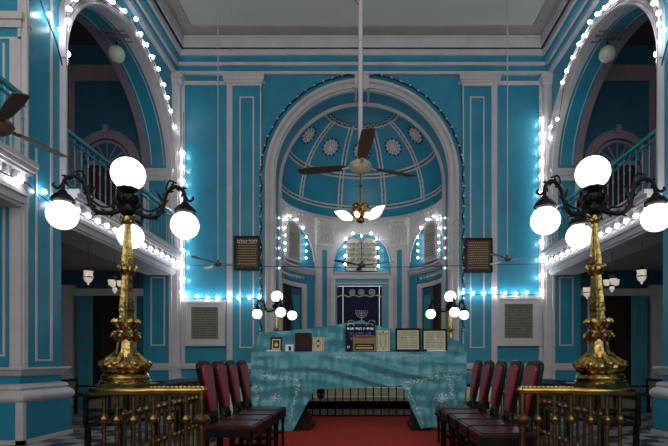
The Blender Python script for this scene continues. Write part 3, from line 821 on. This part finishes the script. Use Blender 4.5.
m=MB().use(mat('rust_ink',(.4,.08,.03),.6)).ball((0,-.002,h*.9),.018,8,6).ball((0,-.002,h*.12),.012,8,6)
m.use(mat('ochre_ink',(.42,.30,.08),.6)).tube([(.05*cos(2*pi*i/16),-.001,h*.5+.11*sin(2*pi*i/16)) for i in range(16)],.007,6,closed=True).tube([(-.05,-.001,.05),(0,-.001,h*.5),(.05,-.001,.05)],.005,5).tube([(-.06,-.001,h*.35),(0,-.001,h*.6),(.06,-.001,h*.35)],.005,5)
m.use(mat('green_ink',(.05,.12,.05),.6))
for i in range(9):
    for sg in (-1,1): m.box(sg*(w_/2-.02)-.006,sg*(w_/2-.02)+.006,-.003,0,.04+i*h/10.5,.06+i*h/10.5)
for sg in (-1,1): m.box(sg*.05-.02,sg*.05+.02,-.003,0,h*.8,h*.86)
m.build('ornament',None,t)
# navy velvet mantle
t,w_,h=stand('velvet_cover','navy velvet cover with silver Hebrew lettering behind the wooden charity box','cover',345.5,375,324,8.55,4)
MB().use(NAVY).box(-w_/2,w_/2,0,.03,0,h).build('fabric',None,t)
m=MB().use(SILV)
for sg in (-1,1): m.tube([(sg*(.16+.06*cos(pi*i/8)),-.004,h-.03+.035*sin(pi*i/8)) for i in range(9)],.006,5)
m.build('scroll_border',None,t)
text('שויתי ה לנגדי תמיד',.060,SILV,t,(0,-.004,h-.10))
text('דע לפני מי\nאתה עומד',.085,mat('blue_thread',(.08,.16,.5),.5),t,(0,-.004,h-.20))
text('ש',.07,SILV,t,(-w_/2+.05,-.004,.06))
# charity box
t,w_,h=stand('charity_box','light wooden box with a dark window in front of the navy velvet cover','box',353,376,335.5,8.12,0)
m=MB().use(mat('oak',(.26,.15,.07),.5,var=.2)); a=w_/2
m.box(-a,a,0,.16,0,.02).box(-a,-a+.03,0,.16,.02,h).box(a-.03,a,0,.16,.02,h).box(-a+.03,a-.03,0,.16,h*.48,h*.86).box(-a,a,0,.16,h-.02,h).box(-a+.03,a-.03,.12,.16,.02,h*.48)
m.build('body',None,t)
MB().use(DARKIN).box(-a+.03,a-.03,.03,.05,.02,h*.48).box(-a+.03,a-.03,.02,.06,h*.86,h-.02).build('window',None,t)
MB().use(GILT).box(-a+.05,a-.05,.025,.03,h*.16,h*.26).box(-a+.06,a-.07,.025,.03,h*.34,h*.38).build('label_strip',None,t)
# two framed texts
def lines(t,w_,h,fw,n,y=.004,cols=2):
    m=MB().use(INK)
    random.seed(int(w_*1e4))
    iw=w_-2*fw-.06
    for i in range(n):
        z=h-fw-.035-(h-2*fw-.07)*i/(n-1)
        x=-iw/2
        while x<iw/2-.01:
            l=random.uniform(.01,.03)
            if abs(x)>.008: m.box(x,min(x+l,iw/2),y,y+.003,z-.004,z+.004)
            x+=l+.008
    m.build('text_lines',None,t)
FR=mat('walnut_frame',(.012,.008,.007),.5,spec=.12)
t,w_,h=picture(395.5,421,328,8.14,'dark framed printed text, left of the two large frames on the table',FR,PARCH,.032,tilt=8); lines(t,w_,h,.032,10)
t,w_,h=picture(422,447.5,328.5,8.16,'dark framed printed text, right of the two large frames, leaning above a white booklet',FR,PARCH,.032,tilt=10,rz=-3); lines(t,w_,h,.032,10)
for (px0,px1,lb,Y) in ((427,446,'white paper booklet lying at the foot of the right framed text',8.05),(267,281,'white paper booklet lying in front of the small black frame',8.04)):
    x0_,x1_=wx(px0,Y),wx(px1,Y)
    tag(MB().use(PAPER).box(x0_,x1_,Y-.05,Y+.04,1.288,1.302).box(x0_+.01,x1_-.02,Y-.04,Y+.04,1.302,1.316).build('booklet'),lb,'booklet','booklets on the table')

# ================================================================== HEIKHAL STEPS AND RAILING
t=MB().use(MARB)
for i,(y,z) in enumerate(((10.36,.18),(10.66,.36),(10.96,.54))): t.box(-2.9,2.9,y,12.4 if i==2 else 10.96 if 0 else 12.4,z-.18,z-.03)
t.use(PALE)
for i,(y,z) in enumerate(((10.36,.18),(10.66,.36),(10.96,.54))): t.box(-2.92,2.92,y-.02,12.4,z-.03,z)
tag(t.build('marble_steps'),'beige marble steps behind the black barred railing','steps')
pf=MB().use(MARB).prism([(-2.1,12.42),(2.1,12.42)]+[(2.1*cos(pi*i/24),13.2+1.7*sin(pi*i/24)) for i in range(25)],0,.54,lambda u,v,w:(u,v,w)); tag(pf.build('ark_platform'),'raised marble floor of the niche before the curtained ark','platform')
t=thing('barred_railing','black barred railing with brass top across the foot of the marble steps','railing',(0,10.2,0))
MB().use(BRASS).box(-2.62,2.62,-.03,.03,.88,.93).tube([(-2.62,-.01,.93),(2.62,-.01,.93)],.018,6).build('top_rail',None,t)
MB().use(IRON).box(-2.6,2.6,-.02,.02,.15,.31).box(-2.6,2.6,-.02,.02,.0,.03).box(-2.6,2.6,-.02,.02,.60,.66).build('cross_rail',None,t)
bar=MB().use(IRON).box(-.012,.012,-.012,.012,.03,.88).mesh('bar')
bar2=MB().use(BRASSD).lathe([(.02,.03),(.013,.1),(.013,.4),(.022,.45),(.013,.5),(.013,.88)],8).mesh('bar')
for i in range(34):
    x=-2.57+5.14*i/33; link('bar', bar2 if abs(x)>1.8 else bar, t,(x,0,0))
for x in (-1.75,1.82):
    MB().use(BRASS).lathe([(.16,.93),(.20,.935),(.20,.945),(.17,.948)],20,(x,.1,0)).tube([(x,.1,.0),(x,.1,.93)],.03,8).build('lamp_bracket',None,t)
# bundle on railing
m=MB().use(NAVY).lathe([(.005,.36),(.06,.40),(.075,.48),(.07,.58),(.05,.66),(.02,.70)],12,flute=5,fa=.12); 
o=m.build('cloth_bundle',None,None,(wx(321,10.1),10.0,.0)); tag(o,'small dark blue cloth bundle hanging on the barred railing behind the table','bundle')
m=MB().use(mat('tan_cord',(.25,.13,.06),.7)).tube([(-.05,-.07,.48),(.0,-.085,.46),(.07,-.075,.47)],.015,6).tube([(0,0,.69),(0,.15,.90)],.01,5); m.build('tie',None,o)

# ================================================================== ARK CURTAIN
YK=14.86
t=thing('ark_curtain','navy velvet ark curtain with silver menorah and scalloped gold braid','curtain',(wx(359.5,YK),YK,.54))
hw=.66; H=wz(286,YK)-.54
m=MB().use(NAVY); m.grid(lambda u,v:(-hw+2*hw*u,-.012*sin(38*u)-.006*sin(61*u),H*v),80,3); m.grid(lambda u,v:(-hw+2*hw*u,.05,H*v),1,1)
m.box(-hw,-hw+.01,-.01,.05,0,H).box(hw-.01,hw,-.01,.05,0,H)
m.build('fabric',None,t)
MB().use(SILV).box(-hw,hw,-.03,-.02,H-.02,H).box(-.50,-.48,-.028,-.02,0,H-.02).box(.60-.02,.60,-.028,-.02,0,H-.02).build('silver_border',None,t)
m=MB().use(GOLDT); m.tube([(-hw+2*hw*i/60,-.03,H-.33+.05*abs(sin(pi*i/60*4.0))) for i in range(61)],.017,6); m.build('scalloped_braid',None,t)
for x in (-.22,.05,.37):
    m=MB().use(SILV); c_=H-.19
    for rr in (.045,.085): m.tube([(x+rr*cos(2*pi*i/16),-.03,c_+rr*sin(2*pi*i/16)) for i in range(16)],.011,5,closed=True)
    for k in range(8): a=2*pi*k/8; m.tube([(x,-.03,c_),(x+.085*cos(a),-.03,c_+.085*sin(a))],.005,4)
    m.build('medallion',None,t)
m=MB().use(SILV); zc=wz(312,YK)-.54; cx_=wx(361.5,YK)-wx(359.5,YK)
for rr in (.055,.11,.17):
    m.tube([(cx_-rr*cos(pi*i/14),-.03,zc-rr*1.0*sin(pi*i/14)) for i in range(15)],.013,5)
m.tube([(cx_,-.03,zc+.02),(cx_,-.03,zc-.26)],.014,5).tube([(cx_-.08,-.03,zc-.27),(cx_+.08,-.03,zc-.27)],.016,5)
for rr in (-.17,-.11,-.055,0,.055,.11,.17): m.ball((cx_+rr,-.03,zc+.03),.017,6,5)
m.build('menorah',None,t)
for sg in (-1,1): MB().use(SILV).tube([(cx_+sg*.3+.10*cos(pi*i/8),-.03,zc-.32+.07*sin(pi*i/8)) for i in range(9)],.012,5).build('silver_scroll',None,t)

# ================================================================== TABLETS OF THE LAW AND NICHE TABLETS
YK2=15.28
t=thing('commandment_tablets','pale twin round-topped tablets with black Hebrew lines over the ark','tablets',(wx(361.5,YK2),YK2-.02,3.86))
def tab(x0,x1,h,y0,y1,n=14):
    c0=(x0+x1)/2; r=(x1-x0)/2; zs=h-r*.8
    return [(x0,0),(x1,0),(x1,zs)]+[(c0+r*cos(pi*i/n),zs+.8*r*sin(pi*i/n)) for i in range(1,n)]+[(x0,zs)]
m=MB().use(PALE)
for (a,b) in ((-.47,-.005),(.005,.47)): m.prism(tab(a,b,1.0,0,0),-.07,0,lambda u,v,w:(u,w,v))
m.build('tablet',None,t)
m=MB().use(mat('blue_edge',(.05,.12,.25),.5))
for (a,b) in ((-.47,-.005),(.005,.47)): m.tube([(u,-.065,v) for u,v in tab(a,b,1.0,0,0)],.014,5,closed=True)
m.build('blue_edging',None,t)
rc=['אנכי ה אלהיך','לא יהיה לך','לא תשא את','זכור את יום','כבד את אביך']; lc=['לא תרצח','לא תנאף','לא תגנב','לא תענה','לא תחמד']
for i in range(5):
    z=.74-.155*i
    for tx,x in ((rc[i],.235),(lc[i],-.235)):
        me=text_mesh(tx,.17,extrude=.003); me.materials.clear(); me.materials.append(INK)
        o=link('lettering',me,t,(x,-.074,z),(pi/2,0,0))
        wdt=max(v.co.x for v in me.vertices)-min(v.co.x for v in me.vertices) if len(me.vertices) else 1
        o.scale=(.41/wdt,1,1)
for s in (-1,1):
    a0=s*R(67); 
    p=ap(a0,3.92,.05); rz=-a0
    t=thing('arched_tablet','arched engraved marble tablet in white frame in the %s lunette'%('left' if s<0 else 'right'),'tablet',p,rz,'arched marble tablets')
    m=MB().use(WHITE); 
    out=tab(-.40,.40,1.12,0,0); inn=tab(-.29,.29,.98,0,0)
    m.prism(out,-.08,.09,lambda u,v,w:(u,w,v)); m.build('frame',None,t)
    m=MB().use(mat('pale_engraved_%d'%s,(.42,.42,.34),.5,col2=(.2,.2,.16),scale=50)); m.prism([(u,v+.06) for u,v in inn],-.095,-.05,lambda u,v,w:(u,w,v)); m.build('inscription',None,t)
    lm=MB().use(INK); random.seed(3)
    for i in range(10):
        z=.16+.065*i; x=-.23
        while x<.22:
            l=random.uniform(.02,.06); lm.box(x,min(.24,x+l),-.1,-.094,z,z+.018); x+=l+.02
    lm.build('text_lines',None,t)

# framed marble tablets and dark plaques on the back wall
def wall_frame(name,label,cat,px0,px1,py0,py1,Y,fw,fm,im,dep=.08,group=None,fn=None):
    x0,x1=wx(px0,Y),wx(px1,Y); z0,z1=wz(py1,Y),wz(py0,Y)
    t=thing(name,label,cat,((x0+x1)/2,Y,z0),0,group); a=(x1-x0)/2; h=z1-z0
    m=MB().use(fm)
    m.box(-a,-a+fw,-dep*0,dep,0,h).box(a-fw,a,0,dep,0,h).box(-a+fw,a-fw,0,dep,0,fw).box(-a+fw,a-fw,0,dep,h-fw,h)
    k=fw*.4
    m.box(-a-.0,-a+k,-.02,0,0,h).box(a-k,a,-.02,0,0,h).box(-a+k,a-k,-.02,0,0,k).box(-a+k,a-k,-.02,0,h-k,h)
    m.build('frame',None,t)
    MB().use(im).box(-a+fw,a-fw,.03,dep,fw,h-fw).build('panel',None,t)
    return t,a,h
def carve(t,a,h,fw,n,m_,y=.028):
    m=MB().use(m_); iw=2*(a-fw)-.08
    for i in range(n):
        z=h-fw-.05-(h-2*fw-.1)*i/(n-1); x=-iw/2
        while x<iw/2:
            l=random.uniform(.02,.05); m.box(x,min(iw/2,x+l),y,y+.003,z-.007,z+.007); x+=l+.015
    m.build('inscription',None,t)
t,a,h=wall_frame('marble_tablet','engraved marble tablet in white frame low on the wall left of the arch','tablet',184,225,300,346,12.4,.17,WHITE,STONE,.1,'framed marble tablets'); carve(t,a,h,.17,17,INK)
t,a,h=wall_frame('marble_tablet','engraved marble tablet in white frame low on the wall right of the arch','tablet',497,541,296,346,12.4,.19,WHITE,STONE,.1,'framed marble tablets'); carve(t,a,h,.19,20,INK)
t,a,h=wall_frame('wall_plaque','black framed bronze plaque with gilt heading, hung on the left pilaster','plaque',234,260,236,270,12.36,.045,EBON,BRONZE,.08,'black framed plaques'); carve(t,a,h,.06,11,GILT)
text('לזכר עולם',.12,PAPER,t,(0,.022,h-.16))
t,a,h=wall_frame('wall_plaque','black framed dark glazed plaque with reflections, hung on the right pilaster','plaque',465,492.5,238,272,12.36,.045,EBON,BRONZE,.08,'black framed plaques'); carve(t,a,h,.06,12,GILT)

# ================================================================== FANS
def fan(loc, ztop, ang, label, L=.9, body=FANW, blade=FANB, bw=.075, hub=.135, kit=False, r=.012, cone=1):
    t=thing('ceiling_fan',label,'ceiling fan',loc,0,'ceiling fans')
    k=hub/.135
    MB().use(RODW).tube([(0,0,.08),(0,0,ztop-loc[2]-.05)],r,8).lathe([(.06,ztop-loc[2]-.08),(.04,ztop-loc[2]-.16),(.012,ztop-loc[2]-.2)][::-1],12).build('rod',None,t)
    MB().use(body).lathe([(.02*k,-.10*k),(.06*k,-.095*k),(.12*k,-.05*k),(.137*k,0),(.13*k,.03*k),(.08*k,.06*k),(.04*k,.10*k),(.03*k,.15*k)],24).lathe([(.139*k,-.006),(.142*k,.0),(.139*k,.006)],24).build('motor_housing',None,t)
    for i in range(3):
        a=R(ang+120*i)
        b=MB().use(blade); b.T=Matrix.Rotation(a,4,'Z')@Matrix.Rotation(R(-cone),4,'Y')@Matrix.Rotation(R(9),4,'X')
        b.prism([(.2,-bw*.55),(.3,-bw*.8),(L*.7,-bw),(L*.97,-bw*.9),(L,-bw*.5),(L,bw*.5),(L*.97,bw*.9),(L*.7,bw),(.3,bw*.8),(.2,bw*.55)],-.004,.004,lambda u,v,w:(u,v,w))
        bo=b.build('blade',None,t)
        b=MB().use(body); b.T=Matrix.Rotation(a,4,'Z'); b.box(.1*k,.25,-.02,.02,-.012,.006); b.build('blade_bracket',None,bo)
    if kit:
        MB().use(BRASSD).tube([(0,0,-.08),(0,0,-.48)],.011,8).lathe([(.02,-.26),(.026,-.25),(.02,-.24)],10).build('lamp_stem',None,t)
        m=MB().use(BRASS).lathe([(.02,-.72),(.05,-.70),(.035,-.66),(.07,-.64),(.05,-.60),(.03,-.58),(.05,-.55),(.06,-.50),(.09,-.485),(.03,-.47)],16,flute=6,fa=.12)
        m.ball((-.06,0,-.56),.05,8,6)
        for q in range(8):
            az=2*pi*q/8; m.tube([(.03*cos(az),.03*sin(az),-.50),(.11*cos(az),.11*sin(az),-.52),(.09*cos(az),.09*sin(az),-.47)],[.012,.018,.006],5)
            m.tube([(.03*cos(az),.03*sin(az),-.66),(.07*cos(az),.07*sin(az),-.58),(.10*cos(az),.10*sin(az),-.60)],[.012,.014,.005],5)
        m.build('lamp_body',None,t)
        for q,(az,up,ls) in enumerate(((186,.02,1.35),(-8,.12,1.45),(255,-.02,.8),(-60,-.03,.8))):
            a=R(az); d=Vector((cos(a),sin(a),0))
            ar=MB().use(BRASS).tube(spl([d*.03+Vector((0,0,-.62)),d*.08+Vector((0,0,-.68)),d*.13+Vector((0,0,-.65))],4),.01,6).build('lamp_arm',None,t)
            s_=MB().use(SHADE); ax=(d+Vector((0,0,.30+up*4))).normalized()
            s_.T=Matrix.Translation(d*.10+Vector((0,0,-.67)))@ax.to_track_quat('Z','Y').to_matrix().to_4x4()@Matrix.Scale(ls,4)
            s_.lathe([(.014,0),(.032,.04),(.042,.08),(.034,.12),(.014,.16),(.004,.18)],12,flute=6,fa=.08)
            s_.build('lamp_shade',None,t)
    return t
zf=wz(166,6.3)
f=fan((wx(360.5,6.3),6.3,zf),ZT+.05,-84,'large central ceiling fan with cream motor, brown blades and glass tulip lamps below',.90,kit=True,r=.028,cone=4,bw=.085)
m=MB().use(BRASSD).tube(spl([(-.02,-.02,2.02),(-.06,-.02,2.08),(.0,-.03,2.16),(-.05,-.02,2.26),(.01,-.02,2.3),(-.03,-.02,2.2),(-.05,-.02,2.12)],5),.009,6); m.build('loose_wire',None,f)
fan((wx(362,10.8),10.8,wz(265,10.8)),ZT+.05,-22,'small distant ceiling fan in front of the commandment tablets',.72,FANM,FANM,.05,.08,r=.007)
fan((wx(218,10.5),10.5,wz(264,10.5)),ZT+.05,8,'small far ceiling fan on a long rod left of the arch',.78,FANM,FANM,.05,.08,r=.013)
fan((wx(507.5,10.5),10.5,wz(259,10.5)),ZT+.05,-14,'small far ceiling fan on a long rod right of the arch',.68,FANM,FANM,.05,.08,r=.013)
fan((-3.64,5.0,3.50),ZT,78,'nearest ceiling fan with brown blades cut off by the left edge',.84,FANB,FANB,r=.012)

# ================================================================== LAMPS UNDER ARCHES AND LANTERNS
for s in (-1,1):
    t=thing('globe_lamp','unlit opal glass globe hanging under the crown of the %s arch'%('left' if s<0 else 'right'),'lamp',(s*5.03,10.25,7.42),0,'globe lamps under the arches')
    MB().use(OPAL).ball((0,0,0),.165,24,16).build('globe',None,t)
    MB().use(IRON).lathe([(.05,.14),(.06,.16),(.03,.19),(.02,.26)],12).build('fitting',None,t)
def lantern(loc, label, n, sc=1.0):
    t=thing('hanging_lantern',label,'lantern',loc,0,'small hanging lanterns')
    H=.07*0
    MB().use(BRASSD).tube([(0,0,.16*sc),(0,0,.65)],.006,6).lathe([(.012,.60),(.05,.625),(.055,.65)],12).lathe([(.03*sc,.14*sc),(.045*sc,.16*sc),(.012,.19*sc)],10).build('stem',None,t)
    if n==1:
        MB().use(CRYS).lathe([(.02*sc,-.10*sc),(.06*sc,-.07*sc),(.085*sc,0),(.075*sc,.06*sc),(.085*sc,.12*sc)],12,flute=8,fa=.08).ball((0,0,-.12*sc),.02,8,6).build('glass_shade',None,t)
        MB().use(BRASSD).lathe([(.087*sc,.11*sc),(.093*sc,.12*sc),(.087*sc,.13*sc)],12).lathe([(.086*sc,-.01*sc),(.091*sc,0),(.086*sc,.01*sc)],12).build('brass_band',None,t)
    else:
        for k in range(n):
            a=2*pi*k/n+.3; x,y=.10*cos(a),.10*sin(a)
            MB().use(CRYS).lathe([(.02,-.02),(.05,0),(.055,.05),(.065,.10)],10,(x,y,0),flute=8,fa=.08).build('glass_shade',None,t)
            MB().use(BRASSD).tube([(0,0,.13),(x*.7,y*.7,.0),(x,y,-.02)],.006,5).build('arm',None,t)
        MB().use(CRYS).lathe([(.005,-.16),(.03,-.12),(.05,-.08),(.04,-.04)],10).build('crystal_drop',None,t)
ZH=3.28-.65
lantern((-4.9,8.95,ZH),'small glass hanging lantern, nearer one beneath the left gallery',1)
lantern((-4.92,9.95,ZH),'cluster lantern of glass shades, farther one beneath the left gallery',3,1.1)
lantern((4.95,8.85,ZH),'small glass hanging lantern, nearest one beneath the right gallery',1)
lantern((4.9,9.8,ZH),'cluster lantern of glass shades beneath the right gallery, beside the brass column',3,1.1)
lantern((4.95,11.0,ZH),'small glass hanging lantern, farthest one beneath the right gallery',1)

# ================================================================== STRING LIGHTS
def bulbmesh(r,m,stalk=True):
    b=MB().use(m).ball((0,0,0),r,12,8)
    if stalk and m in (DEAD,): b.use(WIRE).lathe([(r*.55,-r*1.8),(r*.55,-r*.8)],6)
    return b.mesh('bulb')
B_big=bulbmesh(.036,mat('lit_arch_bulb',(.9,.9,.9),.3,emit=(.95,.97,1),es=15.0)); B_cmd=bulbmesh(.034,BULB2); B_glint=bulbmesh(.024,BULBG); B_med=bulbmesh(.036,BULB); B_sm=bulbmesh(.026,BULB2); B_gal=bulbmesh(.045,BULBG); B_dead=bulbmesh(.028,DEAD)
def string_(label, bulbs, wire, me, group='string lights', wr=.008, name='string_light'):
    p0=Vector(bulbs[0]); t=thing(name,label,'string lights',p0,0,group)
    for w in (wire if isinstance(wire[0],list) else [wire]):
        MB().use(WIRE).tube([Vector(p)-p0 for p in w],wr,5).build('cable',None,t)
    for b in bulbs: link('bulb',me,t,Vector(b)-p0)
    return t
for s in (-1,1):
    sd='left' if s<0 else 'right'
    # back wall L-shape
    yb=YB-.14; xv=s*4.42
    vb=[(xv,yb,wz(y,yb)) for y in ((153,167,181,195,209,223,237,251,265,279,292) if s<0 else (120,134,148,162,176,192,208,226,242,258,276))]
    zh=wz(297,yb) if s<0 else wz(293,yb)
    hx=(186,197,207,217,228,238,249,259) if s<0 else (541,527,516,505,494,484,473,463)
    hbx=[(wx(x,yb),yb,zh+.015*sin(i*2)) for i,x in enumerate(hx)]
    string_('lit bulb string down the corner and along the %s part of the back wall'%sd, vb+hbx, [(xv,yb+.04,7.3),(xv,yb+.04,zh)]+[(x,yb+.04,zh-.03) for x,_,_ in hbx], B_med)
    # arch string
    XB=4.56
    PX=((68,21),(69.5,9),(75.6,-1),(95,-6),(113,2),(124.7,11),(136,19),(141,34),(146.7,44.5),(153,57),(158.5,69),(164,84.5),(167.7,97.5),(171,111),(175,127)) if s<0 else ((660,41),(659.2,24),(658.6,13),(653.5,3),(640,-6),(625,-5),(612,1),(604.7,7.7),(597,14),(589.6,22),(583.9,35.7),(578.8,44),(572.8,57.5),(566.4,71),(562.4,82.4),(557.3,119.4),(550.6,127),(550,138))
    bl=[]; wr=[]
    for (px_,py_) in PX:
        y=XB*F/abs(px_-CX); z=wz(py_,y); bl.append((s*XB,y,z)); wr.append((s*(XB+.035),y-.02*s*0,z-.04))
    string_('lit bulb string following the big %s arch'%sd, bl, wr, B_big)
    # gallery string
    bl=[]; n=15
    for i in range(n): y=P1+.15+(12.25-P1-.15)*i/(n-1); bl.append((s*4.53,y,3.53))
    string_('row of lit bulbs along the %s gallery edge'%sd, bl, [(s*4.545,b[1],3.50) for b in bl], B_gal)
    # near gallery & pier string
    pts=[(s*4.53,6.2,3.54),(s*4.53,6.62,3.52),(s*4.63,7.28,3.60),(s*4.63,7.58,3.50)]
    string_('lit bulbs on a black cable slung across the %s pier'%sd, pts, spl([(s*4.545,5.9,3.54),(s*4.545,6.3,3.52),(s*4.56,6.84,3.55),(s*4.66,7.15,3.55),(s*4.66,7.45,3.5),(s*4.66,7.75,3.45)],4), B_med)
    # upper pier string
    pts=[(s*4.6,7.36,wz(15,7.36)),(s*4.6,7.62,wz(30,7.62)),(s*4.6,7.82,wz(54,7.82))]
    string_('lit bulbs on a black cable hanging high on the %s pier'%sd, pts, spl([(s*4.66,7.0,8.0),(s*4.66,7.13,6.6),(s*4.66,7.3,6.3),(s*4.66,7.6,6.02),(s*4.66,7.85,5.6)],5), B_med,wr=.011)
    # jamb glints: added glowing beads standing in for bulb reflections on the paint
    pts=[(s*2.14,12.9,wz(y,12.9)) for y in (218,228,238,248,258,268)]
    string_('glowing beads added for bulb reflections down the %s jamb of the niche'%sd, pts, [(s*2.165,12.92,p[2]) for p in pts], B_glint, wr=.005)
    # side lunette
    pts=[]
    for i in range(6):
        tt=pi*(i-.0)/5; a=s*R(66)+ (.27*cos(tt)); z=4.72+.45*sin(tt)
        pts.append(ap(a,z,.10))
    for k in (1,2,3):
        pts.insert(0,ap(s*R(66)+.27,4.72-.2*k,.10)); pts.append(ap(s*R(66)-.27,4.72-.2*k,.10))
    string_('lit bulb string around the arched tablet in the %s lunette'%sd, pts, [Vector(ap(0,0,0))*0+Vector(p)+Vector((0,.02,0)) for p in pts], B_sm, wr=.005)
Yt=15.16
pts=[(wx(x,Yt),Yt,wz(y,Yt)) for x,y in ((345,264),(345,256),(344.5,246.5),(346,239),(353,233.5),(361.5,236),(371,233.5),(376.5,239),(378,248),(378,257),(378.5,266))]
string_('lit bulb string around the twin commandment tablets', pts, [(p[0],Yt+.03,p[2]) for p in pts], B_cmd, wr=.006)
# unlit beads round the big arch
pts=[]; rr=2.52
for i in range(15): pts.append((-rr,YB-.1,1.9+.255*i))
for i in range(33): t=pi*i/32; pts.append((-rr*cos(t),YB-.1,AZC+rr*sin(t)))
for i in range(15): pts.append((rr,YB-.1,1.9+.255*(14-i)))
string_('unlit bulb garland with black cable outlining the central arch', pts, [(p[0]+.02*(-1)**i,YB-.07,p[2]) for i,p in enumerate(pts)], B_dead, wr=.018)
# tie cable across
tag(MB().use(WIRE).tube([(-4.55,12.2,3.47),(0,12.2,3.40),(4.55,12.2,3.50)],.008,5).build('span_cable'),'thin black cable stretched across the back wall below the wall plaques','cable')

# ================================================================== BENCHES
def bench(s,y0,L,label,x):
    t=thing('cane_bench',label,'bench',(s*x,y0,0),0 if s<0 else pi,'cane-backed benches')
    m=MB().use(EBON)  # local: faces +x ; length along y
    d=1 if s<0 else -1
    ys=(0,L) if d>0 else (-L,0)
    MB().use(EBON).box(0,.42,ys[0],ys[1],.40,.44).build('seat',None,t)
    n=int(L/.5); f_=MB().use(EBON).box(-.04,0,ys[0],ys[1],.70,.75).box(-.04,0,ys[0],ys[1],.46,.50)
    for i in range(n+1): y=ys[0]+L*i/n; f_.box(-.04,.0,y-.025,y+.025,.4,.73)
    f_.build('back_frame',None,t)
    for i in range(n): 
        y=ys[0]+L*(i+.5)/n; MB().use(CANE).box(-.028,-.015,y-L/n/2+.025,y+L/n/2-.025,.50,.70).build('cane_panel',None,t)
    for y in (ys[0]+.04,ys[1]-.04):
        for xx in (.38,-.02): MB().use(EBON).box(xx-.025,xx+.025,y-.025,y+.025,0,.40).build('leg',None,t)
        MB().use(EBON).box(-.02,.42,y-.03,y+.03,.56,.60).box(.36,.41,y-.025,y+.025,.44,.56).build('armrest',None,t)
for s in (-1,1):
    sd='left' if s<0 else 'right'
    bench(s,5.65,2.0,'black cane-backed bench beyond the %s brass railing, nearer one'%sd,3.1)
    bench(s,7.9,2.0,'black cane-backed bench beyond the %s brass railing, farther one'%sd,3.3)
    bench(s,8.4,2.5,'black cane-backed bench in the %s aisle under the gallery'%sd,6.2)

# ================================================================== LIGHT, CAMERA
w=bpy.data.worlds.new('World'); bpy.context.scene.world=w; w.use_nodes=True
w.node_tree.nodes['Background'].inputs[0].default_value=(1.0,.96,.90,1); w.node_tree.nodes['Background'].inputs[1].default_value=2.0
cam=bpy.data.cameras.new('Camera'); co_=bpy.data.objects.new('Camera',cam); C.objects.link(co_)
co_.location=(0,0,EYE); co_.rotation_euler=(pi/2,0,0)
cam.lens=36*F/668; cam.sensor_width=36; cam.shift_x=-28/668; cam.shift_y=137/668; cam.clip_start=.05
sc=bpy.context.scene; sc.camera=co_
sc.view_settings.view_transform='Standard'; sc.view_settings.look='None'; sc.view_settings.exposure=.15; sc.view_settings.gamma=1
